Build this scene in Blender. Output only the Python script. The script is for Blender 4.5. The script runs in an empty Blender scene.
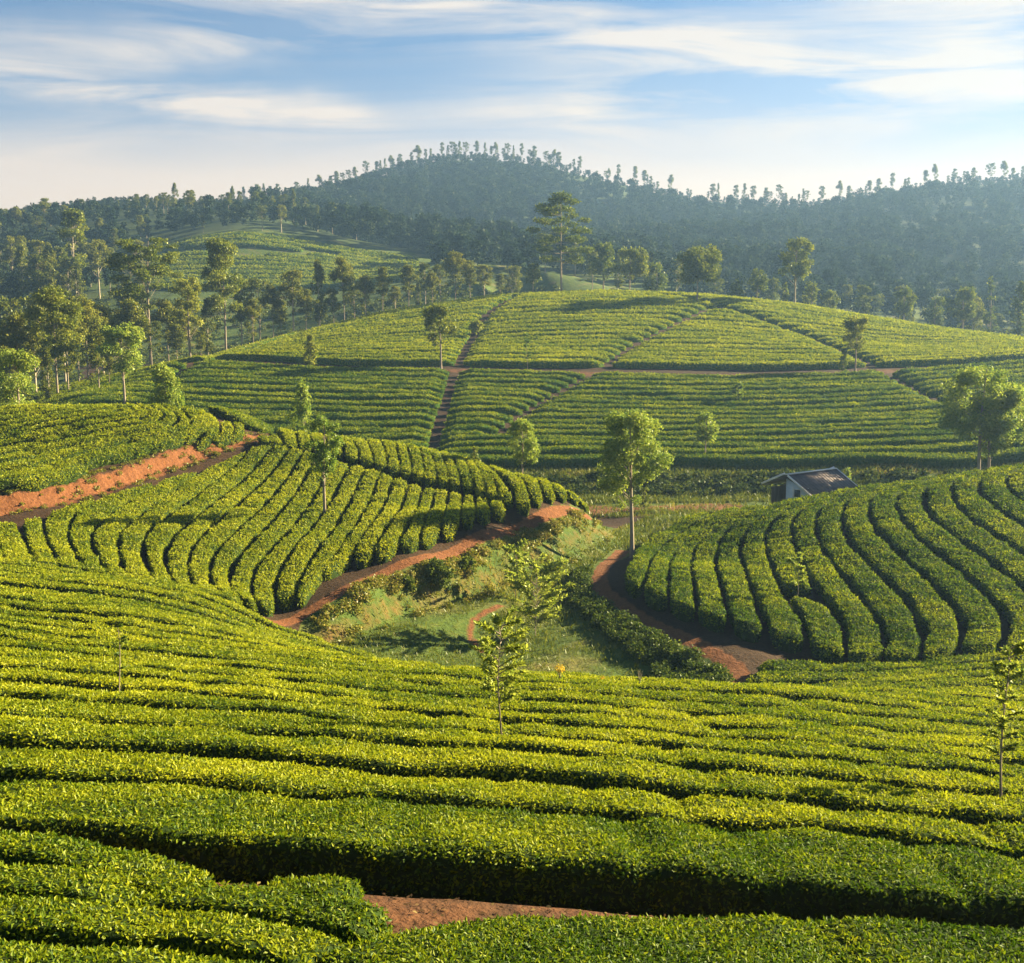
import bpy, math, random
import numpy as np
from mathutils import Vector

R = math.radians
rng = np.random.default_rng(7)
random.seed(7)
scene = bpy.context.scene
COL = scene.collection

# ------------------------------------------------------------------ camera
W, H = 1024, 963
F = 1100.0
CZ = 15.0
PITCH = math.atan(151.5 / F)
cam_d = bpy.data.cameras.new('camera')
cam = bpy.data.objects.new('camera', cam_d)
COL.objects.link(cam)
cam.location = (0, 0, CZ)
cam.rotation_euler = (math.pi / 2 - PITCH, 0, 0)
cam_d.sensor_fit = 'HORIZONTAL'
cam_d.sensor_width = 36
cam_d.lens = 36 * F / W
cam_d.clip_end = 6000
cam_d.clip_start = 0.1
scene.camera = cam

# ------------------------------------------------------------------ light
SUN_EL, SUN_AZ = 22.0, 66.0           # azimuth to the right of the view direction
sun_dir = Vector((math.sin(R(SUN_AZ)) * math.cos(R(SUN_EL)), math.cos(R(SUN_AZ)) * math.cos(R(SUN_EL)), math.sin(R(SUN_EL))))
sd = bpy.data.lights.new('sun', 'SUN')
sd.energy = 5.0
sd.angle = R(0.6)
sd.color = (1.0, 0.83, 0.49)
sun = bpy.data.objects.new('sun', sd)
COL.objects.link(sun)
sun.rotation_euler = (-sun_dir).to_track_quat('-Z', 'Y').to_euler()
sun.location = (0, 0, 400)

HAZE_DENSITY = 0.00038
SKY_STRENGTH = 0.05
CLOUD = (3.2, 2.8, 2.42, 1)
VEIL = (4.05, 2.95, 2.05, 1)
SKY_TINT = (.245, .335, .42, 1)
world = bpy.data.worlds.new('World')
scene.world = world
world.use_nodes = True
wt = world.node_tree
wt.nodes.clear()


def node(t, kind, **kw):
    n = t.nodes.new(kind)
    for k, v in kw.items():
        setattr(n, k, v)
    return n


def math_node(t, op, a=None, b=None, clamp=False):
    n = node(t, 'ShaderNodeMath', operation=op, use_clamp=clamp)
    for i, v in enumerate((a, b)):
        if v is None:
            continue
        if isinstance(v, (int, float)):
            n.inputs[i].default_value = v
        else:
            t.links.new(v, n.inputs[i])
    return n.outputs[0]


def build_world():
    t = wt
    out = node(t, 'ShaderNodeOutputWorld')
    bg = node(t, 'ShaderNodeBackground')
    sky = node(t, 'ShaderNodeTexSky', sky_type='NISHITA')
    sky.sun_disc = False
    sky.sun_elevation = R(SUN_EL)
    sky.sun_rotation = R(SUN_AZ)
    sky.air_density = 1.0
    sky.dust_density = 0.0
    sky.ozone_density = 1.6
    tc = node(t, 'ShaderNodeTexCoord')
    sep = node(t, 'ShaderNodeSeparateXYZ')
    t.links.new(tc.outputs['Generated'], sep.inputs[0])
    yy = math_node(t, 'MAXIMUM', math_node(t, 'ABSOLUTE', sep.outputs['Y']), .05)
    a = math_node(t, 'DIVIDE', sep.outputs['X'], yy)          # bearing
    e = math_node(t, 'DIVIDE', sep.outputs['Z'], yy)          # height above the horizon
    cmb = node(t, 'ShaderNodeCombineXYZ')
    t.links.new(a, cmb.inputs[0])
    t.links.new(e, cmb.inputs[1])
    # wind-drawn fibres
    mp = node(t, 'ShaderNodeMapping')
    mp.inputs['Rotation'].default_value = (0, 0, R(7))
    mp.inputs['Scale'].default_value = (2.0, 17, 1)
    t.links.new(cmb.outputs[0], mp.inputs[0])
    n1 = node(t, 'ShaderNodeTexNoise')
    n1.inputs['Scale'].default_value = 1.6
    n1.inputs['Detail'].default_value = 9
    n1.inputs['Roughness'].default_value = 0.58
    n1.inputs['Distortion'].default_value = .7
    t.links.new(mp.outputs[0], n1.inputs['Vector'])
    warp = node(t, 'ShaderNodeTexNoise')
    warp.inputs['Scale'].default_value = 7
    warp.inputs['Detail'].default_value = 3
    t.links.new(cmb.outputs[0], warp.inputs['Vector'])
    ew = math_node(t, 'ADD', e, math_node(t, 'MULTIPLY', math_node(t, 'SUBTRACT', warp.outputs[0], .5), .05))
    total = None
    # drawn-out cloud banks: bearing and height of both ends, half width, strength
    for a1, e1, a2, e2, w, st in ((-.45, .222, -.13, .176, .014, 1.5), (-.47, .245, -.04, .262, .020, .75), (-.30, .300, .05, .292, .026, .75), (-.18, .285, .27, .235, .022, .7),
                                  (.02, .200, .56, .262, .034, .85), (.20, .303, .64, .290, .030, .75), (.30, .215, .7, .220, .018, .7), (-.12, .190, .26, .183, .010, .22), (-.60, .150, -.16, .160, .030, .45), (.0, .175, .6, .19, .03, .5)):
        L = math.hypot(a2 - a1, e2 - e1)
        ux, uy = (a2 - a1) / L, (e2 - e1) / L
        da = math_node(t, 'SUBTRACT', a, a1); de = math_node(t, 'SUBTRACT', ew, e1)
        u = math_node(t, 'ADD', math_node(t, 'MULTIPLY', da, ux), math_node(t, 'MULTIPLY', de, uy))
        v = math_node(t, 'SUBTRACT', math_node(t, 'MULTIPLY', de, ux), math_node(t, 'MULTIPLY', da, uy))
        gv = math_node(t, 'EXPONENT', math_node(t, 'MULTIPLY', math_node(t, 'POWER', math_node(t, 'DIVIDE', v, w), 2), -1))
        uc = math_node(t, 'DIVIDE', math_node(t, 'SUBTRACT', u, L / 2), L * .55)
        gu = math_node(t, 'EXPONENT', math_node(t, 'MULTIPLY', math_node(t, 'POWER', math_node(t, 'ABSOLUTE', uc), 4), -1))
        m = math_node(t, 'MULTIPLY', math_node(t, 'MULTIPLY', gv, gu), st)
        total = m if total is None else math_node(t, 'ADD', total, m)
    rmp = node(t, 'ShaderNodeValToRGB')
    rmp.color_ramp.elements[0].position = 0.38
    rmp.color_ramp.elements[1].position = 0.62
    t.links.new(n1.outputs[0], rmp.inputs[0])
    body = math_node(t, 'MULTIPLY', total, math_node(t, 'ADD', math_node(t, 'MULTIPLY', rmp.outputs[0], 1.0), .12))
    thin = math_node(t, 'MULTIPLY', rmp.outputs[0], .06)
    fac = math_node(t, 'MINIMUM', math_node(t, 'ADD', body, thin), .95)
    mix = node(t, 'ShaderNodeMix', data_type='RGBA')
    mix.inputs['B'].default_value = CLOUD
    t.links.new(fac, mix.inputs['Factor'])
    tint = node(t, 'ShaderNodeMix', data_type='RGBA', blend_type='MULTIPLY')
    tint.inputs['Factor'].default_value = 1
    tint.inputs['B'].default_value = SKY_TINT
    t.links.new(sky.outputs[0], tint.inputs['A'])
    t.links.new(tint.outputs['Result'], mix.inputs['A'])
    # pale warm veil low over the hills
    vf = math_node(t, 'EXPONENT', math_node(t, 'MULTIPLY', math_node(t, 'POWER', math_node(t, 'DIVIDE', math_node(t, 'MAXIMUM', math_node(t, 'SUBTRACT', e, .11), 0), .062), 2), -1))
    vf = math_node(t, 'MULTIPLY', vf, math_node(t, 'ADD', .90, math_node(t, 'MULTIPLY', a, .2)), True)
    mv = node(t, 'ShaderNodeMix', data_type='RGBA')
    mv.inputs['B'].default_value = VEIL
    t.links.new(vf, mv.inputs['Factor'])
    t.links.new(mix.outputs['Result'], mv.inputs['A'])
    t.links.new(mv.outputs['Result'], bg.inputs[0])
    bg.inputs[1].default_value = SKY_STRENGTH
    t.links.new(bg.outputs[0], out.inputs[0])


build_world()
vs = scene.view_settings
vs.view_transform = 'Standard'
vs.look = 'None'
vs.exposure = 2.6
vs.gamma = 1
vs.use_curve_mapping = False
scene.render.engine = 'CYCLES'
cy = scene.cycles
cy.use_denoising = True
cy.max_bounces = 6
cy.diffuse_bounces = 3
cy.glossy_bounces = 1
cy.transmission_bounces = 4
cy.volume_bounces = 1
cy.transparent_max_bounces = 4
cy.sample_clamp_indirect = 4


# ------------------------------------------------------------------ pixel <-> world helpers
cp_, sp_ = math.cos(PITCH), math.sin(PITCH)


def at(px, py, D):
    """the place in the world, D metres ahead, seen at a pixel of the photograph"""
    u, v = (px - W / 2) / F, -(py - H / 2) / F
    dy, dz = cp_ + v * sp_, -sp_ + v * cp_
    return (u * D / dy, D, CZ + dz * D / dy)


def project(x, y, z):
    z = z - CZ
    d = y * cp_ - z * sp_
    up = y * sp_ + z * cp_
    return W / 2 + F * x / d, H / 2 - F * up / d


# ------------------------------------------------------------------ terrain
P = []


def cp(px, py, D, h=0.0):
    x, y, z = at(px, py, D)
    P.append((x, y, z - h))


def cz(x, y, z):
    P.append((x, y, z))


HF, HL, HR, HM = 0.66, 0.72, 0.8, 0.95     # hedge heights: near slope, left hill, right hill, middle hill
# near slope
for D in (4.5, 7, 10, 14, 19, 25):
    for px in (-250, 120, 512, 900, 1270):
        cp(px, 600 + .08 * (px - 512) + 2400 / D, D, HF)
for x, z in ((-8, 13.4), (0, 12.6), (8, 12.0)):
    cz(x, -4, z + .6); cz(x, -14, z + 2.6)
for px, py, D in ((0, 642, 28), (0, 615, 35), (0, 590, 42), (0, 569, 49), (-200, 600, 30), (-220, 560, 42), (-220, 540, 50),
                  (130, 581, 48.5), (200, 598, 47), (130, 612, 38), (270, 640, 41), (353, 657, 37), (450, 669, 33),
                  (512, 674, 32), (640, 684, 30), (740, 688, 30), (830, 692, 32), (900, 690, 36), (1024, 698, 36), (1180, 700, 36),
                  (300, 636, 47.5), (350, 651, 46), (400, 667, 45), (1024, 668, 42), (900, 676, 42), (800, 686, 41.5)):
    cp(px, py, D, HF)
# left hill
for px, py, D in ((-200, 545, 60), (0, 545, 57), (60, 560, 54), (130, 575, 52.5), (200, 588, 51.5), (260, 600, 51.5), (280, 608, 52),
                  (0, 500, 68), (150, 520, 65), (250, 530, 64), (0, 450, 83), (-220, 460, 85), (-220, 405, 98), (0, 404, 97),
                  (100, 406, 97), (180, 412, 97), (250, 424, 95), (320, 435, 92), (400, 444, 90), (470, 460, 87), (530, 478, 83), (556, 490, 80),
                  (150, 450, 82), (330, 530, 65), (420, 510, 69), (480, 500, 72), (350, 470, 79), (250, 470, 80), (430, 470, 80)):
    cp(px, py, D, HL)
for px, py, D in ((300, 617, 52.5), (340, 592, 55), (380, 575, 58), (430, 557, 61), (500, 528, 67), (560, 505, 73), (585, 503, 76)):
    cp(px, py, D)
# brink and foot of the left bank
for px, py, D in ((330, 618, 52.5), (372, 594, 55), (432, 571, 59.5), (505, 541, 65.5), (562, 516, 71.5), (590, 508, 75)):
    cp(px, py, D)
for px, py, D in ((330, 618, 52.5), (372, 594, 55), (432, 571, 59.5), (470, 556, 62.4), (505, 541, 65.5), (535, 528, 68.5), (562, 516, 71.5), (590, 508, 75)):
    x_, y_, z_ = at(px, py, D)
    cz(x_ + 1.25, y_ - .8, .2 + .16 * (z_ - .25)); cz(x_ + 2.1, y_ - 1.3, .12)
for x, y, z in ((7.6, 77.5, .6), (7.2, 80.5, .4), (5.0, 83.5, .3), (9.5, 76.5, 0.1), (9.5, 82, 0)):
    cz(x, y, z)
for x, y, z in ((3, 88, -.3), (-6, 100, -.3), (-20, 110, 0), (-45, 120, 1.5), (-75, 125, 3), (-110, 120, 4)):
    cz(x, y, z)
# valley floor
for px, py, D in ((455, 650, 52), (480, 630, 55.5), (540, 600, 62), (560, 650, 51.5), (520, 660, 50), (585, 565, 71), (610, 540, 78), (640, 520, 86),
                  (560, 508, 93), (640, 508, 93), (720, 508, 93), (640, 499, 98), (640, 535, 80)):
    cp(px, py, D)
cz(2, 44, 0.4); cz(-4, 46, .1); cz(8, 44, .2)
# right hill
for px, py, D in ((650, 533, 75), (700, 520, 77), (770, 503, 79), (850, 489, 80), (940, 475, 81), (1024, 464, 82), (1200, 452, 84),
                  (690, 560, 67), (760, 560, 64), (850, 585, 57), (850, 535, 66), (950, 590, 55), (1000, 525, 66), (1000, 640, 47.5), (1180, 640, 47), (1180, 540, 63),
                  (900, 655, 46.5), (800, 650, 47)):
    cp(px, py, D, HR)
for px, py, D in ((605, 566, 68), (600, 585, 62.5), (618, 602, 58.5), (650, 623, 54), (700, 645, 49.5), (735, 668, 46.5), (745, 684, 44.5)):
    cp(px, py, D)
# foot of the right bank
for px, py, D in ((584, 572, 69), (570, 596, 62.5), (574, 622, 56.5), (590, 648, 51.5), (640, 672, 48), (690, 680, 46.5)):
    cp(px, py, D)
for x, y, z in ((23, 88, -.2), (26, 91, -.2), (30, 94, 0), (34, 97, .3), (22, 96, .0), (60, 98, 2.5), (90, 95, 4), (120, 80, 5)):
    cz(x, y, z)
# middle hill: foot, top of the foot bank, shoulder path, crest
for px in (480, 560, 640, 720, 800, 900, 1024, 1200):
    cp(px, 497 - max(0, px - 800) * .02, 99); cp(px, 474 - max(0, px - 760) * .03, 105)
for px, py, D in ((300, 478, 104), (420, 466, 106), (190, 363, 172), (330, 369, 166), (450, 371, 163), (600, 374, 161), (760, 376, 161), (900, 371, 163), (1024, 363, 168), (1200, 352, 175),
                  (300, 420, 132), (450, 420, 130), (600, 422, 130), (760, 423, 130), (900, 418, 131), (1050, 410, 133)):
    cp(px, py, D)
for px, py, D in ((190, 362, 188), (250, 345, 200), (300, 331, 212), (400, 309, 226), (500, 295, 238), (600, 291, 241), (700, 294, 240), (800, 304, 235),
                  (900, 321, 227), (1024, 338, 216), (1200, 372, 205), (600, 330, 196), (450, 335, 196), (760, 333, 196), (900, 342, 196)):
    cp(px, py, D, HM)
for px, py, D in ((75, 402, 140), (130, 385, 158), (20, 425, 135)):
    cp(px, py, D, .3)
for x, y, z in ((-95, 160, 1), (-100, 190, 1), (-90, 225, 3), (-60, 262, 9), (0, 300, 19), (50, 300, 20), (90, 275, 12), (125, 240, 6), (-140, 170, 2), (-150, 220, 3), (-130, 250, 6), (130, 300, 9), (60, 340, 20), (200, 240, 9)):
    cz(x, y, z)
# wood behind on the left, small round tea hill, far ridges
for px, py, D in ((0, 330, 270), (60, 316, 285), (120, 296, 300), (240, 238, 380), (190, 248, 372), (300, 249, 376), (350, 262, 368), (400, 272, 360),
                  (240, 295, 322), (330, 295, 315), (160, 300, 315), (540, 274, 305), (600, 286, 300), (480, 284, 300),
                  (0, 224, 470), (90, 212, 465), (170, 206, 460), (240, 210, 450), (-300, 240, 460), (-300, 320, 300), (100, 262, 380), (0, 290, 350), (300, 228, 470)):
    cp(px, py, D)
for px, py, D in ((230, 222, 760), (300, 203, 760), (340, 189, 780), (400, 172, 790), (460, 165, 800), (510, 163, 800), (560, 171, 800), (620, 187, 800),
                  (700, 204, 790), (770, 213, 780), (830, 212, 740), (880, 201, 720), (960, 188, 700), (1030, 188, 690), (1150, 192, 690), (1400, 210, 700),
                  (420, 262, 500), (560, 262, 500), (700, 255, 510), (820, 268, 470), (930, 292, 410), (1040, 300, 390), (1300, 300, 400),
                  (450, 205, 650), (600, 215, 660), (700, 222, 660), (900, 232, 560), (1024, 228, 540), (780, 238, 600), (840, 300, 350), (760, 296, 350), (680, 285, 370)):
    cp(px, py, D)
for x in (-700, -400, -100, 200, 500, 800):
    cz(x, 1000, 70); cz(x, 1150, 40)
cz(-700, 600, 60); cz(-700, 200, 30); cz(700, 300, 40); cz(700, 700, 90); cz(-400, 100, 20); cz(400, 100, 20); cz(-700, -10, 20); cz(700, -10, 20); cz(-200, 0, 14); cz(200, 0, 12); cz(-60, 10, 13); cz(60, 10, 10)

PA = np.array(P, float)
Cq = 2.2


def _phi(r2):
    return np.sqrt(r2 + Cq * Cq)


d2 = ((PA[:, None, :2] - PA[None, :, :2]) ** 2).sum(-1)
n_ = len(PA)
Q = np.c_[np.ones(n_), PA[:, :2] / 500]
A_ = np.zeros((n_ + 3, n_ + 3))
A_[:n_, :n_] = _phi(d2) - 0.02 * np.eye(n_)
A_[:n_, n_:] = Q
A_[n_:, :n_] = Q.T
cf = np.linalg.solve(A_, np.r_[PA[:, 2], 0, 0, 0])


def rbf(x, y):
    s = x.shape
    x = x.ravel(); y = y.ravel()
    out = np.empty(len(x))
    for i in range(0, len(x), 40000):
        xx, yy = x[i:i + 40000], y[i:i + 40000]
        r2 = (xx[:, None] - PA[None, :, 0]) ** 2 + (yy[:, None] - PA[None, :, 1]) ** 2
        out[i:i + 40000] = _phi(r2) @ cf[:n_] + cf[n_] + cf[n_ + 1] * xx / 500 + cf[n_ + 2] * yy / 500
    return out.reshape(s)


def axis(lo, a, b, hi, step, grow):
    mid = list(np.arange(a, b + 1e-6, step))
    up, s, v = [], step, mid[-1]
    while v < hi:
        s *= grow; v += s; up.append(min(v, hi))
    dn, s, v = [], step, mid[0]
    while v > lo:
        s *= grow; v -= s; dn.append(max(v, lo))
    return np.array(dn[::-1] + mid + up)


GX = axis(-640, -48, 62, 640, 0.33, 1.04)
GY = axis(-12, 0, 112, 1120, 0.33, 1.018)
MX, MY = np.meshgrid(GX, GY)
GZ = rbf(MX, MY)


def vnoise(x, y, seed=0):
    """smooth value noise, -1..1"""
    r = np.random.default_rng(seed)
    tab = r.uniform(-1, 1, (256, 256))
    xi = np.floor(x).astype(int); yi = np.floor(y).astype(int)
    fx = x - xi; fy = y - yi
    fx = fx * fx * (3 - 2 * fx); fy = fy * fy * (3 - 2 * fy)
    g = lambda a, b: tab[a & 255, b & 255]
    return (g(xi, yi) * (1 - fx) + g(xi + 1, yi) * fx) * (1 - fy) + (g(xi, yi + 1) * (1 - fx) + g(xi + 1, yi + 1) * fx) * fy


def sstep(a, b, x):
    t = np.clip((x - a) / (b - a), 0, 1)
    return t * t * (3 - 2 * t)


GZ += 0.04 * vnoise(MX * .9, MY * .9, 3) + .02 * vnoise(MX * 2.2, MY * 2.2, 4)
GZ += .42 * (1 - sstep(8.72, 9.05, MY))          # the level bench that carries the red track
GZ += sstep(300, 500, MY) * 4 * vnoise(MX / 45, MY / 45, 5)


def ground(x, y):
    x = np.asarray(x, float); y = np.asarray(y, float)
    i = np.clip(np.searchsorted(GX, x) - 1, 0, len(GX) - 2)
    j = np.clip(np.searchsorted(GY, y) - 1, 0, len(GY) - 2)
    fx = np.clip((x - GX[i]) / (GX[i + 1] - GX[i]), 0, 1); fy = np.clip((y - GY[j]) / (GY[j + 1] - GY[j]), 0, 1)
    return (GZ[j, i] * (1 - fx) + GZ[j, i + 1] * fx) * (1 - fy) + (GZ[j + 1, i] * (1 - fx) + GZ[j + 1, i + 1] * fx) * fy


def hit(px, py, dmin=3.0, dmax=1100.0, h=0.0):
    """first ground point that a pixel's line of sight meets beyond dmin"""
    D = dmin * (dmax / dmin) ** np.linspace(0, 1, 4000)
    u, v = (px - W / 2) / F, -(py - H / 2) / F
    dy, dz = cp_ + v * sp_, -sp_ + v * cp_
    x = u * D / dy; z = CZ + dz * D / dy
    below = z < ground(x, D) + h
    k = int(np.argmax(below)) if below.any() else int(np.argmin(z - ground(x, D)))
    return np.array((x[k], D[k]))


def line(pts, dmin=3.0, dmax=1100.0, h=0.0):
    return np.array([hit(a, b, dmin, dmax, h) for a, b in pts])


def smooth_curve(pts, n=60):
    """Catmull-Rom through points, resampled evenly"""
    p = np.asarray(pts, float)
    if len(p) > 2:
        q = np.vstack([2 * p[0] - p[1], p, 2 * p[-1] - p[-2]])
        out = []
        for i in range(len(p) - 1):
            a, b, c, d = q[i:i + 4]
            for t in np.linspace(0, 1, 14, endpoint=False):
                out.append(.5 * ((2 * b) + (c - a) * t + (2 * a - 5 * b + 4 * c - d) * t * t + (3 * b - a - 3 * c + d) * t ** 3))
        out.append(p[-1])
        p = np.array(out)
    s = np.r_[0, np.cumsum(np.linalg.norm(np.diff(p, axis=0), axis=1))]
    return np.c_[[np.interp(np.linspace(0, s[-1], n), s, p[:, k]) for k in range(p.shape[1])]].T


def dist_to(x, y, pl):
    """distance of points to a polyline"""
    x = np.asarray(x, float).ravel(); y = np.asarray(y, float).ravel()
    best = np.full(len(x), 1e9)
    lo, hi = pl.min(0) - 8, pl.max(0) + 8
    near = np.where((x > lo[0]) & (x < hi[0]) & (y > lo[1]) & (y < hi[1]))[0]
    bx = x[near]; by = y[near]; b = best[near]
    for a, c in zip(pl[:-1], pl[1:]):
        d = c - a
        L2 = max(d @ d, 1e-9)
        t = np.clip(((bx - a[0]) * d[0] + (by - a[1]) * d[1]) / L2, 0, 1)
        b = np.minimum(b, np.hypot(bx - a[0] - t * d[0], by - a[1] - t * d[1]))
    best[near] = b
    return best


# the step of the earth bank under the upper path on the left hill
UPPER_PATH = smooth_curve(line([(-150, 560), (-70, 534), (0, 515), (60, 503), (126, 485), (190, 461), (235, 446), (266, 438)], 50, 110), 90)


def signed_side(x, y, pl):
    """distance to a polyline, positive on its left"""
    shp = np.shape(x)
    x = np.ravel(x); y = np.ravel(y)
    best = np.full(len(x), 1e9); sg = np.zeros(len(x))
    for a, c in zip(pl[:-1], pl[1:]):
        d = c - a
        t = np.clip(((x - a[0]) * d[0] + (y - a[1]) * d[1]) / (d @ d), 0, 1)
        ex, ey = x - a[0] - t * d[0], y - a[1] - t * d[1]
        r = np.hypot(ex, ey)
        m = r < best
        best = np.where(m, r, best); sg = np.where(m, np.sign(d[0] * ey - d[1] * ex), sg)
    return (best * sg).reshape(shp)


_jx = (GX > -75) & (GX < 0); _jy = (GY > 45) & (GY < 115)
_sub = np.ix_(_jy, _jx)
_s = signed_side(MX[_sub], MY[_sub], UPPER_PATH)
_fade = 1 - sstep(0, 6, MX[_sub] - (UPPER_PATH[-1, 0] - 5))
GZ[_sub] += _fade * 1.0 * sstep(-.05, .75, _s) * (1 - sstep(3, 20, _s))

_d = dist_to(MX[_sub], MY[_sub], UPPER_PATH).reshape(MX[_sub].shape)
GZ[_sub] += (1 - sstep(.6, 1.4, _d)) * (.16 * vnoise(MX[_sub] * 1.4, MY[_sub] * 1.4, 51) + .10 * vnoise(MX[_sub] * 3, MY[_sub] * 3, 52))

# ------------------------------------------------------------------ lines on the land
PATH_LEFT = smooth_curve(line([(268, 622), (300, 617), (340, 592), (380, 575), (430, 557), (500, 528), (560, 505), (588, 502)], 45, 90), 90)
PATH_RIGHT = smooth_curve(line([(622, 556), (605, 566), (600, 585), (618, 602), (650, 623), (700, 645), (735, 668), (745, 684)], 43, 80), 90)
PATH_VALLEY = smooth_curve(line([(500, 606), (478, 618), (470, 634), (482, 652)], 45, 75), 40)
PATH_SHOULDER = smooth_curve(line([(-40, 352), (80, 358), (190, 363), (330, 369), (450, 371), (600, 374), (760, 376), (900, 371), (1024, 363), (1200, 352)], 150, 182), 120)
PATH_CLIMB = smooth_curve(line([(425, 466), (436, 440), (446, 405), (456, 372), (470, 345), (486, 318), (520, 297)], 100, 245), 80)
PATH_FOOT = smooth_curve(line([(430, 467), (520, 474), (640, 476), (760, 476), (880, 472), (1024, 466)], 100, 110), 80)
DIAG_A = smooth_curve(line([(490, 443), (540, 407), (600, 372), (640, 345), (712, 309)], 100, 235), 80)
DIAG_B = smooth_curve(line([(640, 293), (700, 303), (770, 326), (820, 345), (868, 366), (900, 385), (945, 408)], 100, 242), 80)
DIAG_C = smooth_curve(line([(150, 395), (190, 368), (260, 350), (330, 325)], 100, 235), 60)
PATH_ROUND = smooth_curve(line([(170, 252), (240, 254), (330, 255)], 330, 380), 40)
VALLEY_POLY = line([(330, 640), (372, 600), (432, 575), (505, 545), (562, 520), (595, 505)], 45, 90)

BRINK_L = smooth_curve(line([(318, 622), (345, 603), (385, 583), (432, 566), (505, 537), (562, 513), (592, 505)], 45, 90), 60)


def soften(x0, x1, y0, y1, n, weight=None):
    """weather a piece of the ground smooth, fading out toward its edges"""
    jx = np.where((GX > x0) & (GX < x1))[0]; jy = np.where((GY > y0) & (GY < y1))[0]
    sub = np.ix_(jy, jx)
    z = GZ[sub].copy()
    for _ in range(n):
        q = np.pad(z, 1, mode='edge')
        z = (q[:-2, 1:-1] + q[2:, 1:-1] + q[1:-1, :-2] + q[1:-1, 2:] + 2 * q[1:-1, 1:-1]) / 6
    x, y = MX[sub], MY[sub]
    w = sstep(0, 2.5, x - x0) * sstep(0, 2.5, x1 - x) * sstep(0, 2.5, y - y0) * sstep(0, 2.5, y1 - y)
    GZ[sub] = GZ[sub] * (1 - w) + z * w


soften(-3, 12, 62, 92, 40)


def cut_bank():
    """the steep earth bank between the left hill's path and the floor of the hollow"""
    jx = (GX > -16) & (GX < 12); jy = (GY > 44) & (GY < 88)
    sub = np.ix_(jy, jx)
    x, y = MX[sub], MY[sub]
    pl = smooth_curve(np.vstack([BRINK_L, BRINK_L[-1] + [[.5, 1.5], [-.6, 3.2], [-2.6, 4.6]]]), 90)
    top = ground(pl[:, 0], pl[:, 1])
    top[-14:] = np.linspace(top[-15], top[-15] - .5, 14)
    sg = -signed_side(x, y, pl)
    k = np.argmin((x[..., None] - pl[:, 0]) ** 2 + (y[..., None] - pl[:, 1]) ** 2, -1)
    sw = sg + .22 * vnoise(x * .8, y * .8, 61) + .10 * vnoise(x * 2.3, y * 2.3, 62)
    floor = .12 + .05 * vnoise(x * .5, y * .5, 63)
    z = floor + (top[k] - floor) * (1 - sstep(.15, 1.25, sw))
    z = z * (1 - sstep(2.0, 4.2, sg)) + GZ[sub] * sstep(2.0, 4.2, sg)
    GZ[sub] = np.where(sg > -.05, z, GZ[sub])
    return pl


BANK_EDGE = cut_bank()
soften(-16, 13, 44, 90, 3)
soften(-2, 10, 64, 84, 16)

# ------------------------------------------------------------------ materials
MAT = {}


def new_mat(name):
    m = bpy.data.materials.new(name)
    m.use_nodes = True
    m.node_tree.nodes.clear()
    MAT[name] = m
    t = m.node_tree
    out = node(t, 'ShaderNodeOutputMaterial')
    return m, t, out


def ramp(t, fac, stops):
    r = node(t, 'ShaderNodeValToRGB')
    el = r.color_ramp.elements
    while len(el) < len(stops):
        el.new(0.5)
    for e, (p, c) in zip(el, stops):
        e.position = p
        e.color = (*c, 1)
    t.links.new(fac, r.inputs[0])
    return r.outputs[0]


def noise(t, scale, detail=4, rough=.55, vec=None):
    n = node(t, 'ShaderNodeTexNoise')
    n.inputs['Scale'].default_value = scale
    n.inputs['Detail'].default_value = detail
    n.inputs['Roughness'].default_value = rough
    if vec is not None:
        t.links.new(vec, n.inputs['Vector'])
    return n.outputs[0]


def leaf_material(name, stops, trans=0.38, gloss=0.10, rough=.42):
    """leaf blades: pale on the shoots, deep green on old leaves; thin enough to pass light"""
    m, t, out = new_mat(name)
    at_ = node(t, 'ShaderNodeAttribute', attribute_name='tint')
    col = ramp(t, at_.outputs['Fac'], stops)
    df = node(t, 'ShaderNodeBsdfDiffuse')
    tr = node(t, 'ShaderNodeBsdfTranslucent')
    gl = node(t, 'ShaderNodeBsdfGlossy')
    gl.inputs['Roughness'].default_value = rough
    gl.inputs['Color'].default_value = (.8, .85, .8, 1)
    mx = node(t, 'ShaderNodeMixShader'); mx.inputs[0].default_value = trans
    mg = node(t, 'ShaderNodeMixShader'); mg.inputs[0].default_value = gloss
    t.links.new(col, df.inputs[0]); t.links.new(col, tr.inputs[0])
    t.links.new(df.outputs[0], mx.inputs[1]); t.links.new(tr.outputs[0], mx.inputs[2])
    t.links.new(mx.outputs[0], mg.inputs[1]); t.links.new(gl.outputs[0], mg.inputs[2])
    t.links.new(mg.outputs[0], out.inputs[0])
    return m


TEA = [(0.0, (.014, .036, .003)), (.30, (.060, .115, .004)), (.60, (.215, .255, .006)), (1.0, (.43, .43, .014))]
leaf_material('tea_leaves', TEA, .40, .012, .5)
leaf_material('tree_leaves', [(0, (.028, .055, .009)), (.5, (.115, .15, .015)), (1, (.30, .30, .03))], .40, .012)
leaf_material('young_leaves', [(0, (.05, .10, .014)), (.5, (.13, .21, .025)), (1, (.36, .40, .05))], .45, .015)
leaf_material('wood_leaves', [(0, (.022, .040, .010)), (.5, (.105, .130, .016)), (1, (.28, .26, .03))], .38, .008)
leaf_material('far_leaves', [(0, (.010, .024, .012)), (.5, (.026, .046, .022)), (1, (.070, .088, .034))], .25, .004)  # eucalypt blue-green, darkened to paint in the hillside's shade
leaf_material('grass_blades', [(0, (.040, .062, .008)), (.45, (.125, .150, .012)), (.75, (.23, .21, .022)), (1, (.36, .27, .08))], .35, .02)
leaf_material('dry_leaves', [(0, (.05, .03, .015)), (.6, (.14, .085, .04)), (1, (.22, .17, .06))], .2, .01)
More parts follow.
